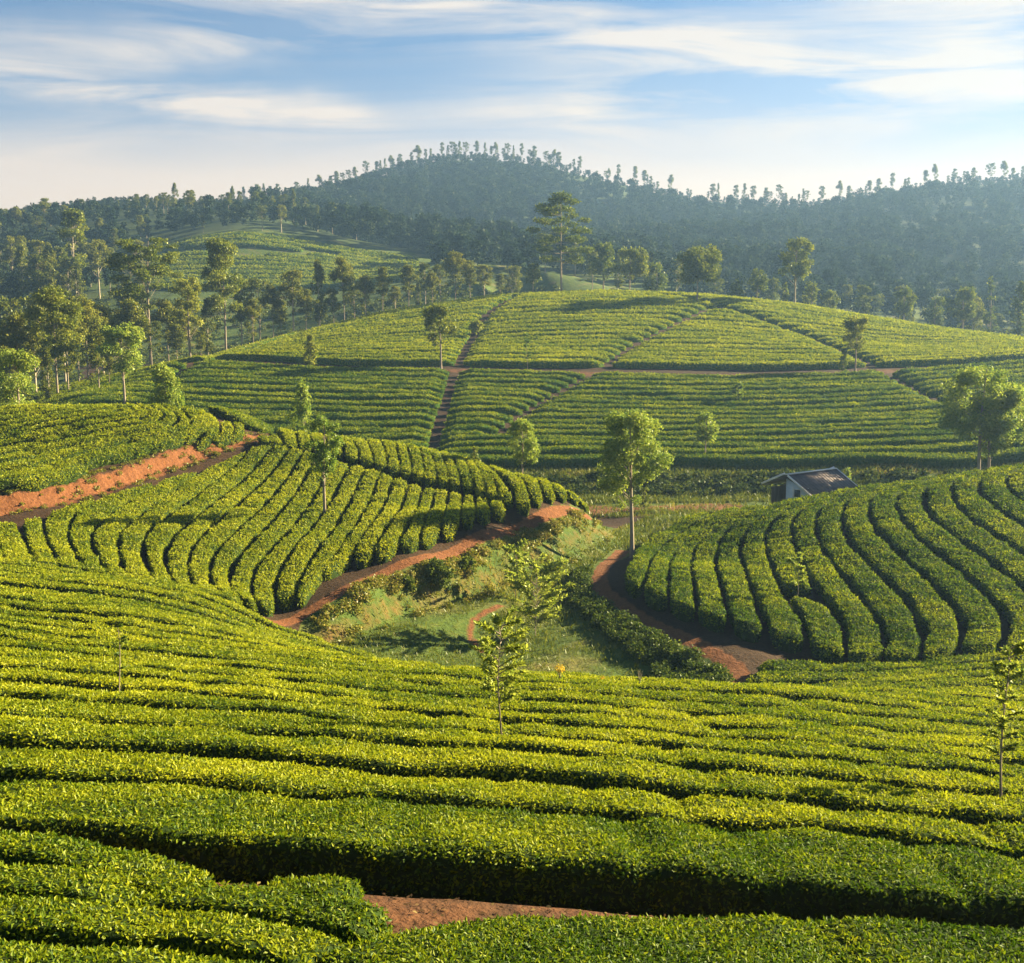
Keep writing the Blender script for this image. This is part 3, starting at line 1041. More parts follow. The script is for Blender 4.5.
# --- left hill
def left_hill():
    n = 0
    Z1, Z2 = (3.413, 0, 395), (3.012, 270, 410)
    raw = [
        [(-60, 540), (-50, 556), (-44, 568)], [(-36, 531), (-25, 550), (-18, 566)],
        [(-14, 523), (-2, 545), (6, 563)], [(20, 520), (26, 541), (35, 562)], [(45, 513), (44, 527), (51, 547), (60, 565)],
        [(101, 496), (75, 513), (68, 533), (76, 553), (86, 570)], [(163, 479), (126, 503), (97, 524), (91, 539), (100, 559), (108, 572)],
        [(205, 468), (176, 489), (129, 524), (119, 541), (122, 562), (129, 576)], [(252, 447), (223, 474), (176, 509), (149, 530), (143, 547), (149, 568), (161, 585)],
        [(275, 443), (243, 480), (205, 509), (176, 533), (166, 553), (170, 574), (185, 593)], [(292, 446), (264, 480), (223, 515), (199, 539), (189, 559), (192, 582), (205, 597)],
        [(304, 449), (286, 480), (258, 512), (223, 544), (211, 562), (212, 582), (226, 602)], [(317, 453), (300, 486), (272, 520), (243, 550), (231, 571), (233, 591), (246, 608)],
        [(331, 457), (318, 490), (298, 520), (268, 553), (253, 574), (252, 594), (261, 611)], [(351, 463), (330, 502), (293, 548), (275, 584), (281, 611)],
        [(366, 466), (346, 508), (313, 558), (297, 589), (298, 609)], [(381, 470), (366, 508), (336, 553), (316, 575)], [(394, 475), (383, 506), (350, 557)],
        [(409, 481), (399, 510), (372, 556)], [(423, 485), (413, 516), (396, 547)], [(436, 487), (426, 516), (418, 544)], [(449, 489), (444, 512), (439, 534)],
        [(463, 492), (461, 512), (458, 527)], [(475, 496), (476, 508), (476, 520)], [(489, 498), (490, 506), (492, 514)], [(499, 500), (505, 504), (509, 509)]]
    gaps = [line(g, 50, 100, HL) for g in raw]
    n += rows_between(gaps, HL, lambda k, j: f'curved tea hedge on the left hill\'s face, {ordinal(k)} from its left end' + (', lower stub' if j else ''),
                      'curving tea hedges on the left hill', 2000, cuts=[(PATH_LEFT, .75), (UPPER_PATH, .5)])
    up = [((-60, 55), (-30, 98)), ((25, 45), (45, 108)), ((72, 52), (88, 118)), ((118, 58), (130, 125)), ((165, 66), (178, 130)), ((210, 75), (225, 140)), ((255, 85), (270, 152)), ((300, 95), (315, 165)), ((345, 100), (355, 178)), ((385, 110), (390, 188)),
          ((420, 120), (430, 195)), ((460, 130), (465, 205)), ((495, 145), (505, 215)), ((530, 155), (540, 224)), ((565, 165), (578, 236)), ((605, 175), (614, 245)),
          ((640, 185), (655, 258)), ((670, 190), (690, 268)), ((700, 200), (738, 272))]
    gu = []
    for a, b in up:
        a, b = zo([a, b], *Z2)
        p = line([b, ((a[0] + b[0]) / 2 + 1, (a[1] + b[1]) / 2 + 1), (a[0], a[1] + 4)], 62, 100, HL)
        gu.append(extend(smooth_curve(p, 20), 0, 9))
    n += rows_between(gu, HL, lambda k, j: f'short tea hedge on the left hill\'s brow, {ordinal(k)} from the path' + (', upper piece' if j else ''),
                      'short tea hedges along the left hill brow', 2600, cuts=[(PATH_LEFT, 1.0), (UPPER_PATH, 1.2)])
    # the last rows round the hill's nose, above the end of the path
    pth = PATH_LEFT[np.argsort(PATH_LEFT[:, 0])]
    for k, X0 in enumerate(np.arange(.8, 5.6, .86)):
        y0 = float(np.interp(X0, pth[:, 0], pth[:, 1])) + .95
        y = np.linspace(y0, 86.5 - .5 * k, 40)
        cx = X0 - .16 * (y - y0) + .25 * np.sin((y - y0) * .3)
        hedge(np.c_[cx - .34, y], np.c_[cx + .34, y], HL * .9, f'tea hedge on the left hill\'s nose above the path end, {ordinal(k)} from the left',
              'short tea hedges along the left hill brow', 2850 + k)
        n += 1
    upper = [[(0, 362), (100, 318), (260, 283), (330, 266), (430, 246), (520, 208), (640, 168)], [(0, 295), (200, 255), (400, 208), (520, 185), (640, 150), (700, 108), (694, 78)],
             [(0, 262), (200, 220), (430, 160), (590, 128), (652, 98), (640, 70)], [(0, 230), (200, 185), (400, 138), (560, 110), (610, 84), (592, 62)],
             [(0, 204), (200, 152), (400, 112), (520, 91), (563, 70), (545, 55)], [(0, 178), (200, 130), (360, 95), (470, 79), (513, 64), (500, 50)],
             [(0, 154), (150, 113), (330, 82), (430, 71), (464, 59), (450, 47)], [(0, 130), (130, 97), (300, 69), (380, 62), (414, 52), (402, 42)],
             [(0, 108), (150, 77), (270, 59), (330, 54), (364, 47), (352, 39)], [(0, 88), (120, 66), (220, 51), (280, 49), (318, 44), (302, 36)],
             [(0, 70), (100, 51), (170, 44), (230, 43), (268, 40), (252, 33)], [(0, 52), (80, 42), (140, 38), (180, 38), (212, 37), (205, 32)], [(0, 39), (60, 33), (110, 32), (150, 33), (160, 30)]]
    g3 = []
    for r in upper:
        p = zo(r, *Z1)
        slope = (p[1][1] - p[0][1]) / (p[1][0] - p[0][0])
        p = [(p[0][0] - 110, p[0][1] - slope * 75)] + p
        g3.append(extend(smooth_curve(line(p, 55, 105, HL), 60), 0, 5))
    n += rows_between(g3, HL, lambda k, j: f'tea hedge above the earth bank, {ordinal(k)} row up' + (', piece by the path' if j else ''),
                      'tea hedges above the earth bank', 2900, cuts=[(UPPER_PATH, .9)], maxgap=.55, inset=.18)
    # the last short rows at the top of the bank path
    g4 = [line(zo(r, *Z1), 60, 105, HL) for r in ([(648, 160), (690, 150), (712, 112), (700, 80)], [(712, 152), (752, 120), (748, 84)], [(770, 146), (800, 125), (792, 88)], [(838, 130), (838, 108), (828, 95)])]
    n += rows_between(g4, HL, lambda k, j: f'stubby tea hedge at the top end of the earth bank, {ordinal(k)} from the left', 'tea hedges above the earth bank', 3300)
    return n


# --- right mound
def right_mound():
    raw = [[(668, 524), (640, 545), (630, 562), (622, 576)], [(693, 522), (669, 540), (653, 556), (647, 572), (641, 590)], [(715, 521), (696, 537), (674, 553), (669, 572), (669, 601)],
           [(735, 517), (710, 534), (695, 548), (691, 564), (695, 591), (697, 610)], [(752, 512), (726, 532), (718, 548), (716, 567), (723, 591), (731, 622)],
           [(774, 507), (753, 524), (743, 540), (742, 559), (753, 591), (766, 630)], [(793, 504), (774, 521), (766, 537), (769, 556), (780, 586), (801, 615), (808, 640)],
           [(812, 500), (796, 516), (792, 532), (799, 553), (815, 583), (831, 605), (845, 629), (847, 656)], [(837, 496), (820, 510), (817, 529), (826, 553), (850, 583), (872, 610), (884, 634), (882, 656)],
           [(864, 491), (847, 502), (843, 524), (856, 548), (883, 575), (910, 602), (923, 629), (920, 656)], [(889, 487), (874, 497), (870, 513), (883, 537), (910, 561), (939, 591), (961, 618), (958, 648)],
           [(915, 484), (900, 494), (899, 510), (915, 534), (947, 559), (982, 588), (1005, 618), (1001, 646)], [(939, 480), (926, 490), (927, 507), (947, 529), (985, 556), (1026, 587), (1056, 618), (1052, 648)],
           [(966, 476), (953, 485), (955, 499), (974, 521), (1024, 552), (1078, 583), (1108, 618), (1105, 648)], [(995, 472), (981, 480), (984, 494), (1007, 513), (1048, 538), (1105, 568), (1150, 605), (1160, 648)],
           [(1020, 468), (1007, 477), (1012, 491), (1036, 507), (1085, 530), (1145, 562), (1195, 605)], [(1046, 465), (1034, 473), (1040, 486), (1066, 500), (1120, 522), (1180, 550), (1235, 590)],
           [(1075, 462), (1063, 470), (1069, 482), (1095, 494), (1150, 514), (1210, 540), (1265, 575)]]
    gaps = []
    for g in raw:
        p = line([(a, b + (2 if i == 0 else 0)) for i, (a, b) in enumerate(g)], 42, 90, HR)
        gaps.append(extend(smooth_curve(p, 40), 5, 0))
    cross = smooth_curve(line([(742, 640), (770, 632), (800, 640), (830, 652)], 42, 60, .3), 20)
    cross2 = smooth_curve(line([(782, 590), (806, 604), (828, 606)], 42, 70, .3), 20)
    return rows_between(gaps, HR, lambda k, j: f'winding tea hedge on the right mound, {ordinal(k)} from the dirt path' + (', lower piece' if j else ''),
                        'winding tea hedges on the right mound', 3600, cuts=[(PATH_RIGHT, .8), (cross2, .35)], inset=.14, maxgap=.36, minlen=2.0)


# --- middle hill
def middle_hill():
    n = 0
    cols = np.linspace(-20, 1180, 900)

    def curve_D(pl):
        px, _ = project(pl[:, 0], pl[:, 1], ground(pl[:, 0], pl[:, 1]))
        o = np.argsort(px)
        return np.interp(cols, px[o], pl[o, 1])
    Dp = curve_D(PATH_SHOULDER)
    Db = np.full_like(cols, 105.8) + np.clip(330 - cols, 0, 400) * .012
    tan = (cols - W / 2) / F
    ang = .985                                            # forward distance along the tilted axis, close enough for the columns

    def rows(D0, D1, m, h, where, seed, cuts, wide):
        c = 0
        for k in range(m):
            A = D0 + (D1 - D0) * (k / m) + wide
            B = D0 + (D1 - D0) * ((k + 1) / m) - wide
            wv = .5 * np.sin(cols * .012 + k * .9) + .3 * np.sin(cols * .031 + k * 2.1)
            A2 = np.c_[tan * (A + wv) * 1.01, A + wv]; B2 = np.c_[tan * (B + wv) * 1.01, B + wv]
            runs = [(a, b) for a, b in cut_runs(A2, B2, cuts, 3.5) if frame_ok(a, b, 60)]
            for j, (a, b) in enumerate(runs):
                lab = f'middle hill tea hedge, {where}, {ordinal(k)} row up'
                if len(runs) > 1:
                    lab += f', {ORD[j]} stretch from left'
                hedge(a, b, h, lab, f'tea hedges on the middle hill {where}', seed + 20 * k + j, body='far_hedge')
                c += 1
        return c
    n += rows(Db, Dp - 2.9, 17, HM, 'lower face', 5000, [(PATH_CLIMB, .6), (DIAG_A, .5), (DIAG_B, .6), (DIAG_C, .5)], .85)
    Dc = np.interp(cols, [-20, 190, 250, 300, 400, 500, 600, 700, 800, 900, 1024, 1180], [184, 192, 203, 215, 230, 243, 247, 246, 241, 233, 222, 212])
    n += rows(Dp + 3.6, Dc, 21, HM, 'upper face', 6000, [(PATH_CLIMB, .7), (DIAG_A, .6), (DIAG_B, .75), (DIAG_C, .7)], .72)
    return n


def round_hill():
    n = 0
    cols = np.linspace(150, 420, 80)
    tan = (cols - W / 2) / F
    ed = np.linspace(326, 384, 13)
    for k in range(12):
        A = np.c_[tan * (ed[k] + .8), np.full_like(cols, ed[k] + .8)]; B = np.c_[tan * (ed[k + 1] - .8), np.full_like(cols, ed[k + 1] - .8)]
        for a, b in cut_runs(A, B, [(PATH_ROUND, 2.5)], 20):
            hedge(a, b, 1.0, f'hazy tea hedge on the small round hill, {ordinal(k)} row up', 'tea hedges on the small round hill', 7000 + k, body='far_hedge')
            n += 1
    return n


counts = (near_slope(), left_hill(), right_mound(), middle_hill(), round_hill())
print('HEDGES', counts, sum(counts), 'leaves', N_LEAVES[0])


# ------------------------------------------------------------------ trees
def clump_leaves(clumps, L, cover, g, width=.62, flat=.5, tint0=.42):
    """leaf blades spread through the volume of each clump"""
    Vs, ts = [], []
    for c, r in clumps:
        r = np.asarray(r, float)
        a = 4 * (r[0] * r[1] + r[0] * r[2] + r[1] * r[2])
        n = max(8, int(cover * 2.6 * a / (L * L * width)))
        d = norm(g.normal(size=(n, 3)))
        rr = g.random(n) ** .40
        Pn = np.asarray(c) + d * r * rr[:, None]
        N = norm(d / r * r.min() + np.array([0, 0, flat]) + .5 * g.normal(size=(n, 3)))
        Vs.append(leaf_quads(Pn, N, np.full(n, L), g, erect=.35, width=width, jit=1.0))
        ts.append(np.clip(tint0 + g.uniform(-.10, .10) + g.normal(0, .17, n), 0, 1))
    return np.vstack(Vs), np.concatenate(ts)


def tree_shape(kind, Ht, Rc, g):
    """trunk and limb lines and foliage clumps for a tree of height Ht and crown half-width Rc"""
    lean = g.normal(0, .02, 2) * Ht
    zt = np.linspace(0, 1, 9)
    bow = np.c_[lean[0] * zt ** 2 + .012 * Ht * np.sin(zt * 5 + g.uniform(0, 6)) * zt, lean[1] * zt ** 2 + .012 * Ht * np.cos(zt * 4 + g.uniform(0, 6)) * zt]
    trunk = lambda f: np.array([np.interp(f, zt, bow[:, 0]), np.interp(f, zt, bow[:, 1]), f * Ht])
    clumps = []
    base_r = .016
    if kind == 'round':
        for k in range(44):
            f = g.uniform(.46, .95)
            e = math.sqrt(max(0, 1 - ((f - .68) / .31) ** 2))
            a = g.uniform(0, 2 * math.pi); q = Rc * e * g.uniform(.25, 1.0) ** .6 * g.uniform(.8, 1.1)
            r = Rc * g.uniform(.22, .38)
            clumps.append((trunk(f) + [q * math.cos(a), q * math.sin(a), 0], (r, r, r * .75)))
        for k in range(2):
            f = g.uniform(.34, .46); a = g.uniform(0, 6.28); q = Rc * g.uniform(.1, .4); r = Rc * g.uniform(.12, .18)
            clumps.append((trunk(f) + [q * math.cos(a), q * math.sin(a), 0], (r, r, r)))
    elif kind == 'poplar':
        base_r = .013
        for k in range(46):
            f = g.uniform(.10, .98)
            e = min(1, (f - .02) / .22) * min(1, (1.06 - f) / .45)
            a = g.uniform(0, 6.28); q = Rc * e * g.uniform(.15, 1)
            r = Rc * g.uniform(.26, .42)
            clumps.append((trunk(f) + [q * math.cos(a), q * math.sin(a), 0], (r, r, r * 1.1)))
    elif kind == 'eucalypt':
        base_r = .011
        for k in range(34):
            f = .42 + .56 * g.random() ** .75
            e = (.45 + .55 * math.sin(min(1, (f - .38) / .5) * 2.2)) * min(1, (1.08 - f) / .3)
            a = g.uniform(0, 6.28); q = Rc * e * g.uniform(.2, 1.0)
            r = Rc * g.uniform(.26, .46)
            clumps.append((trunk(f) + [q * math.cos(a), q * math.sin(a), 0], (r, r, r * .6)))
        for k in range(3):
            f = g.uniform(.25, .42); a = g.uniform(0, 6.28); q = Rc * g.uniform(.2, .5); r = Rc * g.uniform(.12, .2)
            clumps.append((trunk(f) + [q * math.cos(a), q * math.sin(a), 0], (r, r, r * .7)))
    elif kind == 'umbrella':
        base_r = .012
        for k in range(52):
            f = .45 + .52 * g.random() ** .55
            e = math.sqrt(max(.02, 1 - ((f - .74) / .30) ** 2)) if f < .99 else .2
            a = g.uniform(0, 6.28); q = Rc * e * g.uniform(.15, 1.0) ** .55
            r = Rc * g.uniform(.16, .30)
            clumps.append((trunk(f) + [q * math.cos(a), q * math.sin(a), 0], (r, r, r * .38)))
    elif kind == 'tiered':
        base_r = .011
        for f, w in ((.965, .36), (.90, .60), (.82, .84), (.735, .80), (.65, 1.0), (.555, .92), (.47, .98), (.38, .72)):
            m = 3 if f > .95 else int(g.integers(4, 7))
            a0 = g.uniform(0, 6.28)
            for j in range(m):
                a = a0 + j * 6.28 / m + g.uniform(-.5, .5); q = Rc * w * g.uniform(.45, .95)
                r = Rc * g.uniform(.22, .38)
                if f > .9: q *= .6
                clumps.append((trunk(f + g.uniform(-.02, .02)) + [q * math.cos(a), q * math.sin(a), 0], (r, r, r * .26)))
    elif kind == 'conifer':
        base_r = .012
        for k in range(40):
            f = g.uniform(.15, 1)
            q = Rc * (1.04 - f) * g.uniform(.2, 1); a = g.uniform(0, 6.28); r = Rc * (.16 + .2 * (1 - f))
            clumps.append((trunk(min(f, .99)) + [q * math.cos(a), q * math.sin(a), 0], (r, r, r * .7)))
    elif kind == 'bush':
        base_r = .02
        for k in range(22):
            f = g.uniform(.18, .92); e = math.sqrt(max(0, 1 - ((f - .5) / .5) ** 2)); a = g.uniform(0, 6.28)
            q = Rc * e * g.uniform(.2, .85); r = Rc * g.uniform(.25, .42)
            clumps.append((trunk(f) + [q * math.cos(a), q * math.sin(a), 0], (r, r, r * .85)))
    rb = base_r * Ht
    f = np.linspace(-.02, .96, 10)
    tp = np.array([trunk(max(0, x)) if x >= 0 else trunk(0) + [0, 0, x * Ht] for x in f])
    parts = [tube(tp, rb * np.interp(f, [-.02, .0, .06, 1], [1.5, 1.35, 1.0, .16]), 7)]
    top = sorted(range(len(clumps)), key=lambda i: -clumps[i][1][0])[:26]
    for i in top:
        c = np.asarray(clumps[i][0]); fc = c[2] / Ht
        if kind == 'tiered':
            f0 = max(.12, fc - .03)
        else:
            f0 = max(.12, fc - g.uniform(.10, .22))
        a = trunk(min(f0, .93)); m = a * .5 + c * .5 + np.array([0, 0, -.015 * Ht])
        parts.append(tube([a, m, c], [rb * .32 * (1.1 - f0), rb * .22 * (1.1 - f0), rb * .06], 4))
    return merge(parts), clumps


def make_tree(name, kind, loc, Ht, Rc, L, seed, leafmat='tree_leaves', bark='bark_grey', cover=.55, tint0=.42, width=.62, twin=False, scaled=1.0):
    g = np.random.default_rng(seed)
    root = empty(name, loc)
    (V, Fq), cl = tree_shape(kind, Ht, Rc, g)
    if twin:
        (V2, F2), cl2 = tree_shape(kind, Ht * .82, Rc * .8, g)
        V2 = V2 + [.30 * Rc, .1, 0]
        cl2 = [(np.asarray(c) + [.45 * Rc, .1, 0], r) for c, r in cl2]
        V, Fq = merge([(V, Fq), (V2, F2)]); cl = cl + cl2
    quads_object('trunk', V, Fq, [bark], smooth=np.ones(len(Fq), bool), parent=root)
    Vl, t = clump_leaves(cl, L, cover, g, width=width, tint0=tint0)
    quads_object('crown', Vl, np.arange(len(Vl)).reshape(-1, 4), [leafmat], tint=t, parent=root)
    return root


def copy_tree(src, loc, rz, s, sx=1.0):
    r = src.copy(); COL.objects.link(r)
    r.location = loc; r.rotation_euler = (0, 0, rz); r.scale = (s * sx, s * sx, s)
    for ch in src.children:
        c = ch.copy(); COL.objects.link(c); c.parent = r
    return r


def place(px, base, top, D=None, dmin=3):
    """foot and height of a tree seen between two heights of the photograph; D when its foot is hidden"""
    if D is None:
        x, y = hit(px, base, dmin)
    else:
        x, y, _ = at(px, base, D)
    z = float(ground(x, y))
    xt, yt, ztop = at(px, top, y)
    x = xt if D is not None else x
    return (x, y, z - .03), ztop - z, y


def lone_trees():
    T = [
        # px, base, top, D, kind, half-width px, label, extra
        (632, 558, 408, None, 'round', 35, 'tall young tree with bare trunk beside the bend of the right dirt path', dict(leafmat='young_leaves', tint0=.70)),
        (15, 404, 346, 104, 'bush', 25, 'broad yellow-green tree behind the left hill, at the left edge', dict(leafmat='young_leaves', tint0=.70)),
        (125, 408, 321, None, 'round', 21, 'upright leafy tree on the top of the left hill, trunk showing', dict(leafmat='young_leaves', tint0=.70, dmin=85)),
        (164, 414, 363, 103, 'poplar', 17, 'leafy column of a tree behind the left hill, beside the upright tree', dict(leafmat='young_leaves', tint0=.70)),
        (303, 436, 378, 104, 'poplar', 14, 'slender tree half hidden behind the left hill brow', dict(leafmat='young_leaves', tint0=.70)),
        (325, 522, 412, None, 'round', 17, 'thin-stemmed tree standing among the tea rows of the left hill', dict(leafmat='young_leaves', tint0=.5, dmin=55)),
        (522, 480, 417, 86, 'round', 16, 'small round tree on the right shoulder of the left hill', dict(leafmat='young_leaves', tint0=.70)),
        (705, 462, 411, None, 'round', 11, 'small tree alone on the lowest rows of the middle hill', dict(leafmat='young_leaves', tint0=.70, dmin=100)),
        (441, 369, 302, None, 'round', 16, 'dark-crowned tree beside the shoulder path, where the steep track meets it', dict(tint0=.58, dmin=140)),
        (476, 340, 321, None, 'round', 7, 'little round tree beside the steep track above the shoulder path', dict(tint0=.65, dmin=150)),
        (311, 371, 335, None, 'poplar', 6, 'thin little tree on the shoulder path of the middle hill, toward its left', dict(tint0=.7, dmin=140)),
        (855, 373, 314, None, 'round', 12, 'light-crowned tree on the shoulder path, right part of the middle hill', dict(tint0=.68, dmin=140)),
        (843, 375, 350, None, 'poplar', 3, 'wispy sapling just left of the light-crowned tree on the shoulder path', dict(tint0=.45, dmin=140)),
        (985, 470, 364, 97, 'round', 36, 'big leafy tree with two trunks behind the right mound', dict(leafmat='young_leaves', tint0=.70, twin=True)),
        (562, 292, 194, 243, 'tiered', 31, 'tallest tree on the middle hill crest, with foliage in flat tiers', dict(tint0=.38)),
        (533, 292, 263, 245, 'round', 8, 'small tree left of the tall tiered tree on the crest', dict(tint0=.4)),
        (630, 292, 247, 252, 'round', 17, 'bushy tree right of the tall tiered tree, behind the crest', dict(tint0=.55)),
        (697, 304, 247, None, 'round', 25, 'wide dome-crowned tree on the crest of the middle hill', dict(tint0=.52, dmin=180)),
        (797, 299, 234, 236, 'round', 17, 'tree with a bare trunk on the right part of the crest', dict(tint0=.55)),
        (758, 299, 268, 252, 'round', 8, 'faint slim tree left of the bare-trunked crest tree', dict(tint0=.4)),
        (737, 300, 280, 250, 'bush', 10, 'low round bush behind the crest, right of the dome-crowned tree', dict(tint0=.42)),
        (786, 302, 283, 246, 'poplar', 3, 'tiny sapling just left of the bare-trunked crest tree', dict(tint0=.5)),
        (812, 304, 281, 250, 'bush', 9, 'pale bush just right of the bare-trunked crest tree', dict(tint0=.55)),
        (830, 306, 287, 246, 'bush', 10, 'round bush on the crest, rightmost of the low bushes', dict(tint0=.5)),
        (604, 290, 243, 268, 'round', 13, 'hazy tree behind the crest, next right after the tiered tree', dict(tint0=.36)),
        (658, 292, 262, 270, 'bush', 14, 'hazy bush behind the crest between two round trees', dict(tint0=.36)),
        (905, 316, 288, 242, 'round', 10, 'round tree beyond the right end of the crest, leftmost of four', dict(tint0=.45)),
        (965, 328, 286, 240, 'round', 15, 'full round tree beyond the right end of the crest', dict(tint0=.45)),
        (993, 332, 276, 252, 'conifer', 10, 'pointed hazy tree beyond the right end of the crest', dict(tint0=.35)),
        (1020, 332, 282, 232, 'poplar', 10, 'tree at the right edge of the view beyond the crest', dict(tint0=.4)),
        (936, 322, 293, 258, 'bush', 12, 'low hazy tree between the round trees beyond the crest', dict(tint0=.38)),
        (645, 512, 486, 92, 'bush', 6, 'small bush on the valley flat before the foot bank', dict(tint0=.55)),
        (849, 486, 468, 97, 'poplar', 4, 'bright little sapling behind the shed roof', dict(tint0=.7, leafmat='young_leaves')),
        (475, 472, 447, 93, 'poplar', 5, 'small sapling behind the left hill brow, left of the round tree', dict(tint0=.5)),
        (145, 362, 235, 192, 'umbrella', 34, 'great spreading tree with umbrella crown, leftmost giant of the front wood', dict(tint0=.48)),
        (222, 392, 241, 202, 'eucalypt', 25, 'tall full tree of the front wood, right of the great spreading tree', dict(tint0=.58)),
        (187, 362, 275, 190, 'round', 15, 'yellowish tree on the wood edge at the shoulder path\'s left end', dict(tint0=.8)),
        (72, 330, 210, 285, 'eucalypt', 17, 'tall pale-trunked tree in the hazy left wood', dict(tint0=.55, bark='bark_pale')),
        (52, 402, 290, 150, 'eucalypt', 28, 'big tree of the front wood at far left', dict(tint0=.6)),
    ]
    for i, (px, b, tp, D, kind, hw, lab, ex) in enumerate(T):
        ex = dict(ex)
        dmin = ex.pop('dmin', 3)
        loc, Ht, d = place(px, b, tp, D, dmin)
        Ht = max(Ht, .8)
        L = max(.0023 * d, .10)
        if d > 180: L = .0021 * d
        o = make_tree('tree', kind, loc, Ht, hw / F * d, L, 8000 + i, **ex)
        tag(o, lab, 'tree')


def woods():
    protos = {}
    for k, (kind, rc, t0) in enumerate((('eucalypt', .20, .54), ('eucalypt', .17, .38), ('umbrella', .24, .40), ('round', .19, .60), ('eucalypt', .23, .60), ('poplar', .14, .46))):
        o = make_tree('wood_tree', kind, (0, 0, 0), 16, 16 * rc, .52, 8500 + k, leafmat='wood_leaves', bark='bark_pale' if k % 2 else 'bark_grey', tint0=t0, cover=.5)
        protos[k] = [o, False]

    def put(px, top, D, k, label, group, sx=1.0, Ht=None):
        x, y, _ = at(px, 300, D)
        z = float(ground(x, y))
        if Ht is None:
            Ht = at(px, top, D)[2] - z
            x = at(px, top, D)[0]
        Ht = max(Ht, 4)
        src, used = protos[k]
        s = Ht / 16
        wide = sx * min(1.0, (13.0 / Ht) ** .35) if Ht > 13 else sx
        loc = (x, y, z - .1)
        if not used:
            o = src; o.location = loc; o.scale = (s * wide, s * wide, s); o.rotation_euler = (0, 0, random.uniform(0, 6.28)); protos[k][1] = True
        else:
            o = copy_tree(src, loc, random.uniform(0, 6.28), s, wide)
        tag(o, label, 'tree', group)
        return o
    # the wood in the hollow between the left hill and the middle hill, and the line of trees behind the middle hill
    front = [(14, 316, 152), (64, 312, 156), (96, 330, 150), (84, 298, 168), (32, 328, 160), (4, 348, 142), (120, 336, 170), (108, 350, 160), (252, 302, 206),
             (206, 300, 200), (166, 300, 196), (272, 284, 216), (292, 266, 216), (318, 262, 221), (343, 260, 223), (365, 275, 229), (382, 266, 233), (408, 266, 239),
             (432, 275, 243), (455, 250, 252), (470, 262, 254), (440, 266, 256), (425, 262, 263), (395, 283, 236), (333, 288, 224), (305, 290, 217), (130, 300, 180),
             (100, 302, 186), (76, 322, 176), (240, 280, 212), (20, 340, 172), (150, 318, 174), (188, 310, 205), (280, 300, 228), (258, 280, 232), (484, 266, 262), (500, 274, 268), (516, 268, 275),
             (354, 284, 240), (418, 280, 252), (46, 345, 143), (-25, 320, 150), (-50, 300, 165), (-80, 310, 170), (126, 285, 215), (60, 280, 205), (38, 300, 200), (10, 296, 210), (200, 330, 190), (176, 322, 186)]
    front.sort()
    for i, (px, top, D) in enumerate(front):
        k = [0, 4, 1, 3, 2, 5, 0, 4][i * 5 % 8]
        put(px, top + random.uniform(-3, 3), D, k, f'tree of the wood beyond the tea hills, {ordinal(i)} counted from the left', 'trees of the wood beyond the tea hills', random.uniform(.85, 1.15))
    # hazy wood on the left rise: slope trees then those that stand against the sky
    n = 0
    r = random.Random(5)
    slope = []
    for row, (D0, D1, m) in enumerate(((275, 300, 14), (310, 345, 16), (350, 400, 18), (400, 440, 18))):
        for i in range(m):
            px = -60 + (i + r.uniform(.1, .9)) * (430 if D0 > 340 else 240) / m
            D = r.uniform(D0, D1)
            if 150 < px < 440 and D < 395:
                continue
            slope.append((px, D))
    slope.sort()
    for i, (px, D) in enumerate(slope):
        put(px, 0, D, i * 7 % 6, f'hazy tree on the slope of the left wood, {ordinal(i)} counted from the left', 'hazy trees on the left wood slope', r.uniform(.8, 1.1), r.uniform(11, 19) * (.62 if D > 385 else 1))
    sky = [(-20, 212), (0, 207), (12, 205), (22, 204), (38, 207), (50, 203), (60, 200), (72, 206), (84, 198), (96, 196), (106, 199), (118, 194), (128, 192), (136, 188), (146, 187), (156, 190),
           (163, 186), (174, 177), (185, 186), (192, 184), (201, 189), (212, 190), (222, 188), (232, 180), (240, 184), (252, 190), (263, 185), (272, 190), (284, 188), (293, 183), (305, 190)]
    for i, (px, top) in enumerate(sky):
        put(px, top + 6, r.uniform(445, 468), [1, 0, 1, 4, 2, 5][i % 6], f'tree on the left skyline of the wood, {ordinal(i)} from the left edge', 'trees on the left skyline', r.uniform(.75, 1.05))
    # trees on the far ridges, each against the sky
    pts = []
    px = 236.0
    while px < 1050:
        pts.append(px)
        px += r.choice((2.5, 3.5, 4.5, 6, 8, 11)) if px < 560 else r.choice((3, 4, 6, 9, 13, 17))
    ii = jj = 0
    for px in pts:
        on_right = px > 842
        # walk out along the sight line to the ridge
        Ds = np.linspace(560, 820, 120)
        xs = at(px, 180, 1.0)[0] * Ds
        zs = ground(xs, Ds)
        el = (zs - CZ) / Ds
        D = float(Ds[int(np.argmax(el))])
        Ht = r.uniform(9, 14) if px < 560 else r.uniform(6, 15)
        if not on_right and px < 842:
            lab = f'tree standing against the sky on the main far ridge, {ordinal(ii)} from its left end'; ii += 1
        else:
            lab = f'tree standing against the sky on the right far ridge, {ordinal(jj)} from its left end'; jj += 1
        put(px, 0, D, [1, 0, 5, 1, 4, 2][r.randrange(6)], lab, 'trees on the far ridges', r.uniform(.65, 1.0), Ht)
    # misty trees below the right ridge
    for i in range(16):
        px = 850 + i * 12 + r.uniform(-5, 5)
        put(px, 0, r.uniform(262, 340), i % 6, f'misty tree in the valley behind the crest\'s right end, {ordinal(i)} from the left', 'misty trees in the right valley', 1.0, r.uniform(9, 14))
    for i, px in enumerate((512, 545, 575, 592, 618, 648, 676, 715, 772)):
        put(px, 0, r.uniform(280, 320), (i * 5 + 3) % 6, f'misty tree in the valley right behind the crest, {ordinal(i)} from the left', 'misty trees behind the crest', 1.0, r.uniform(9, 13))


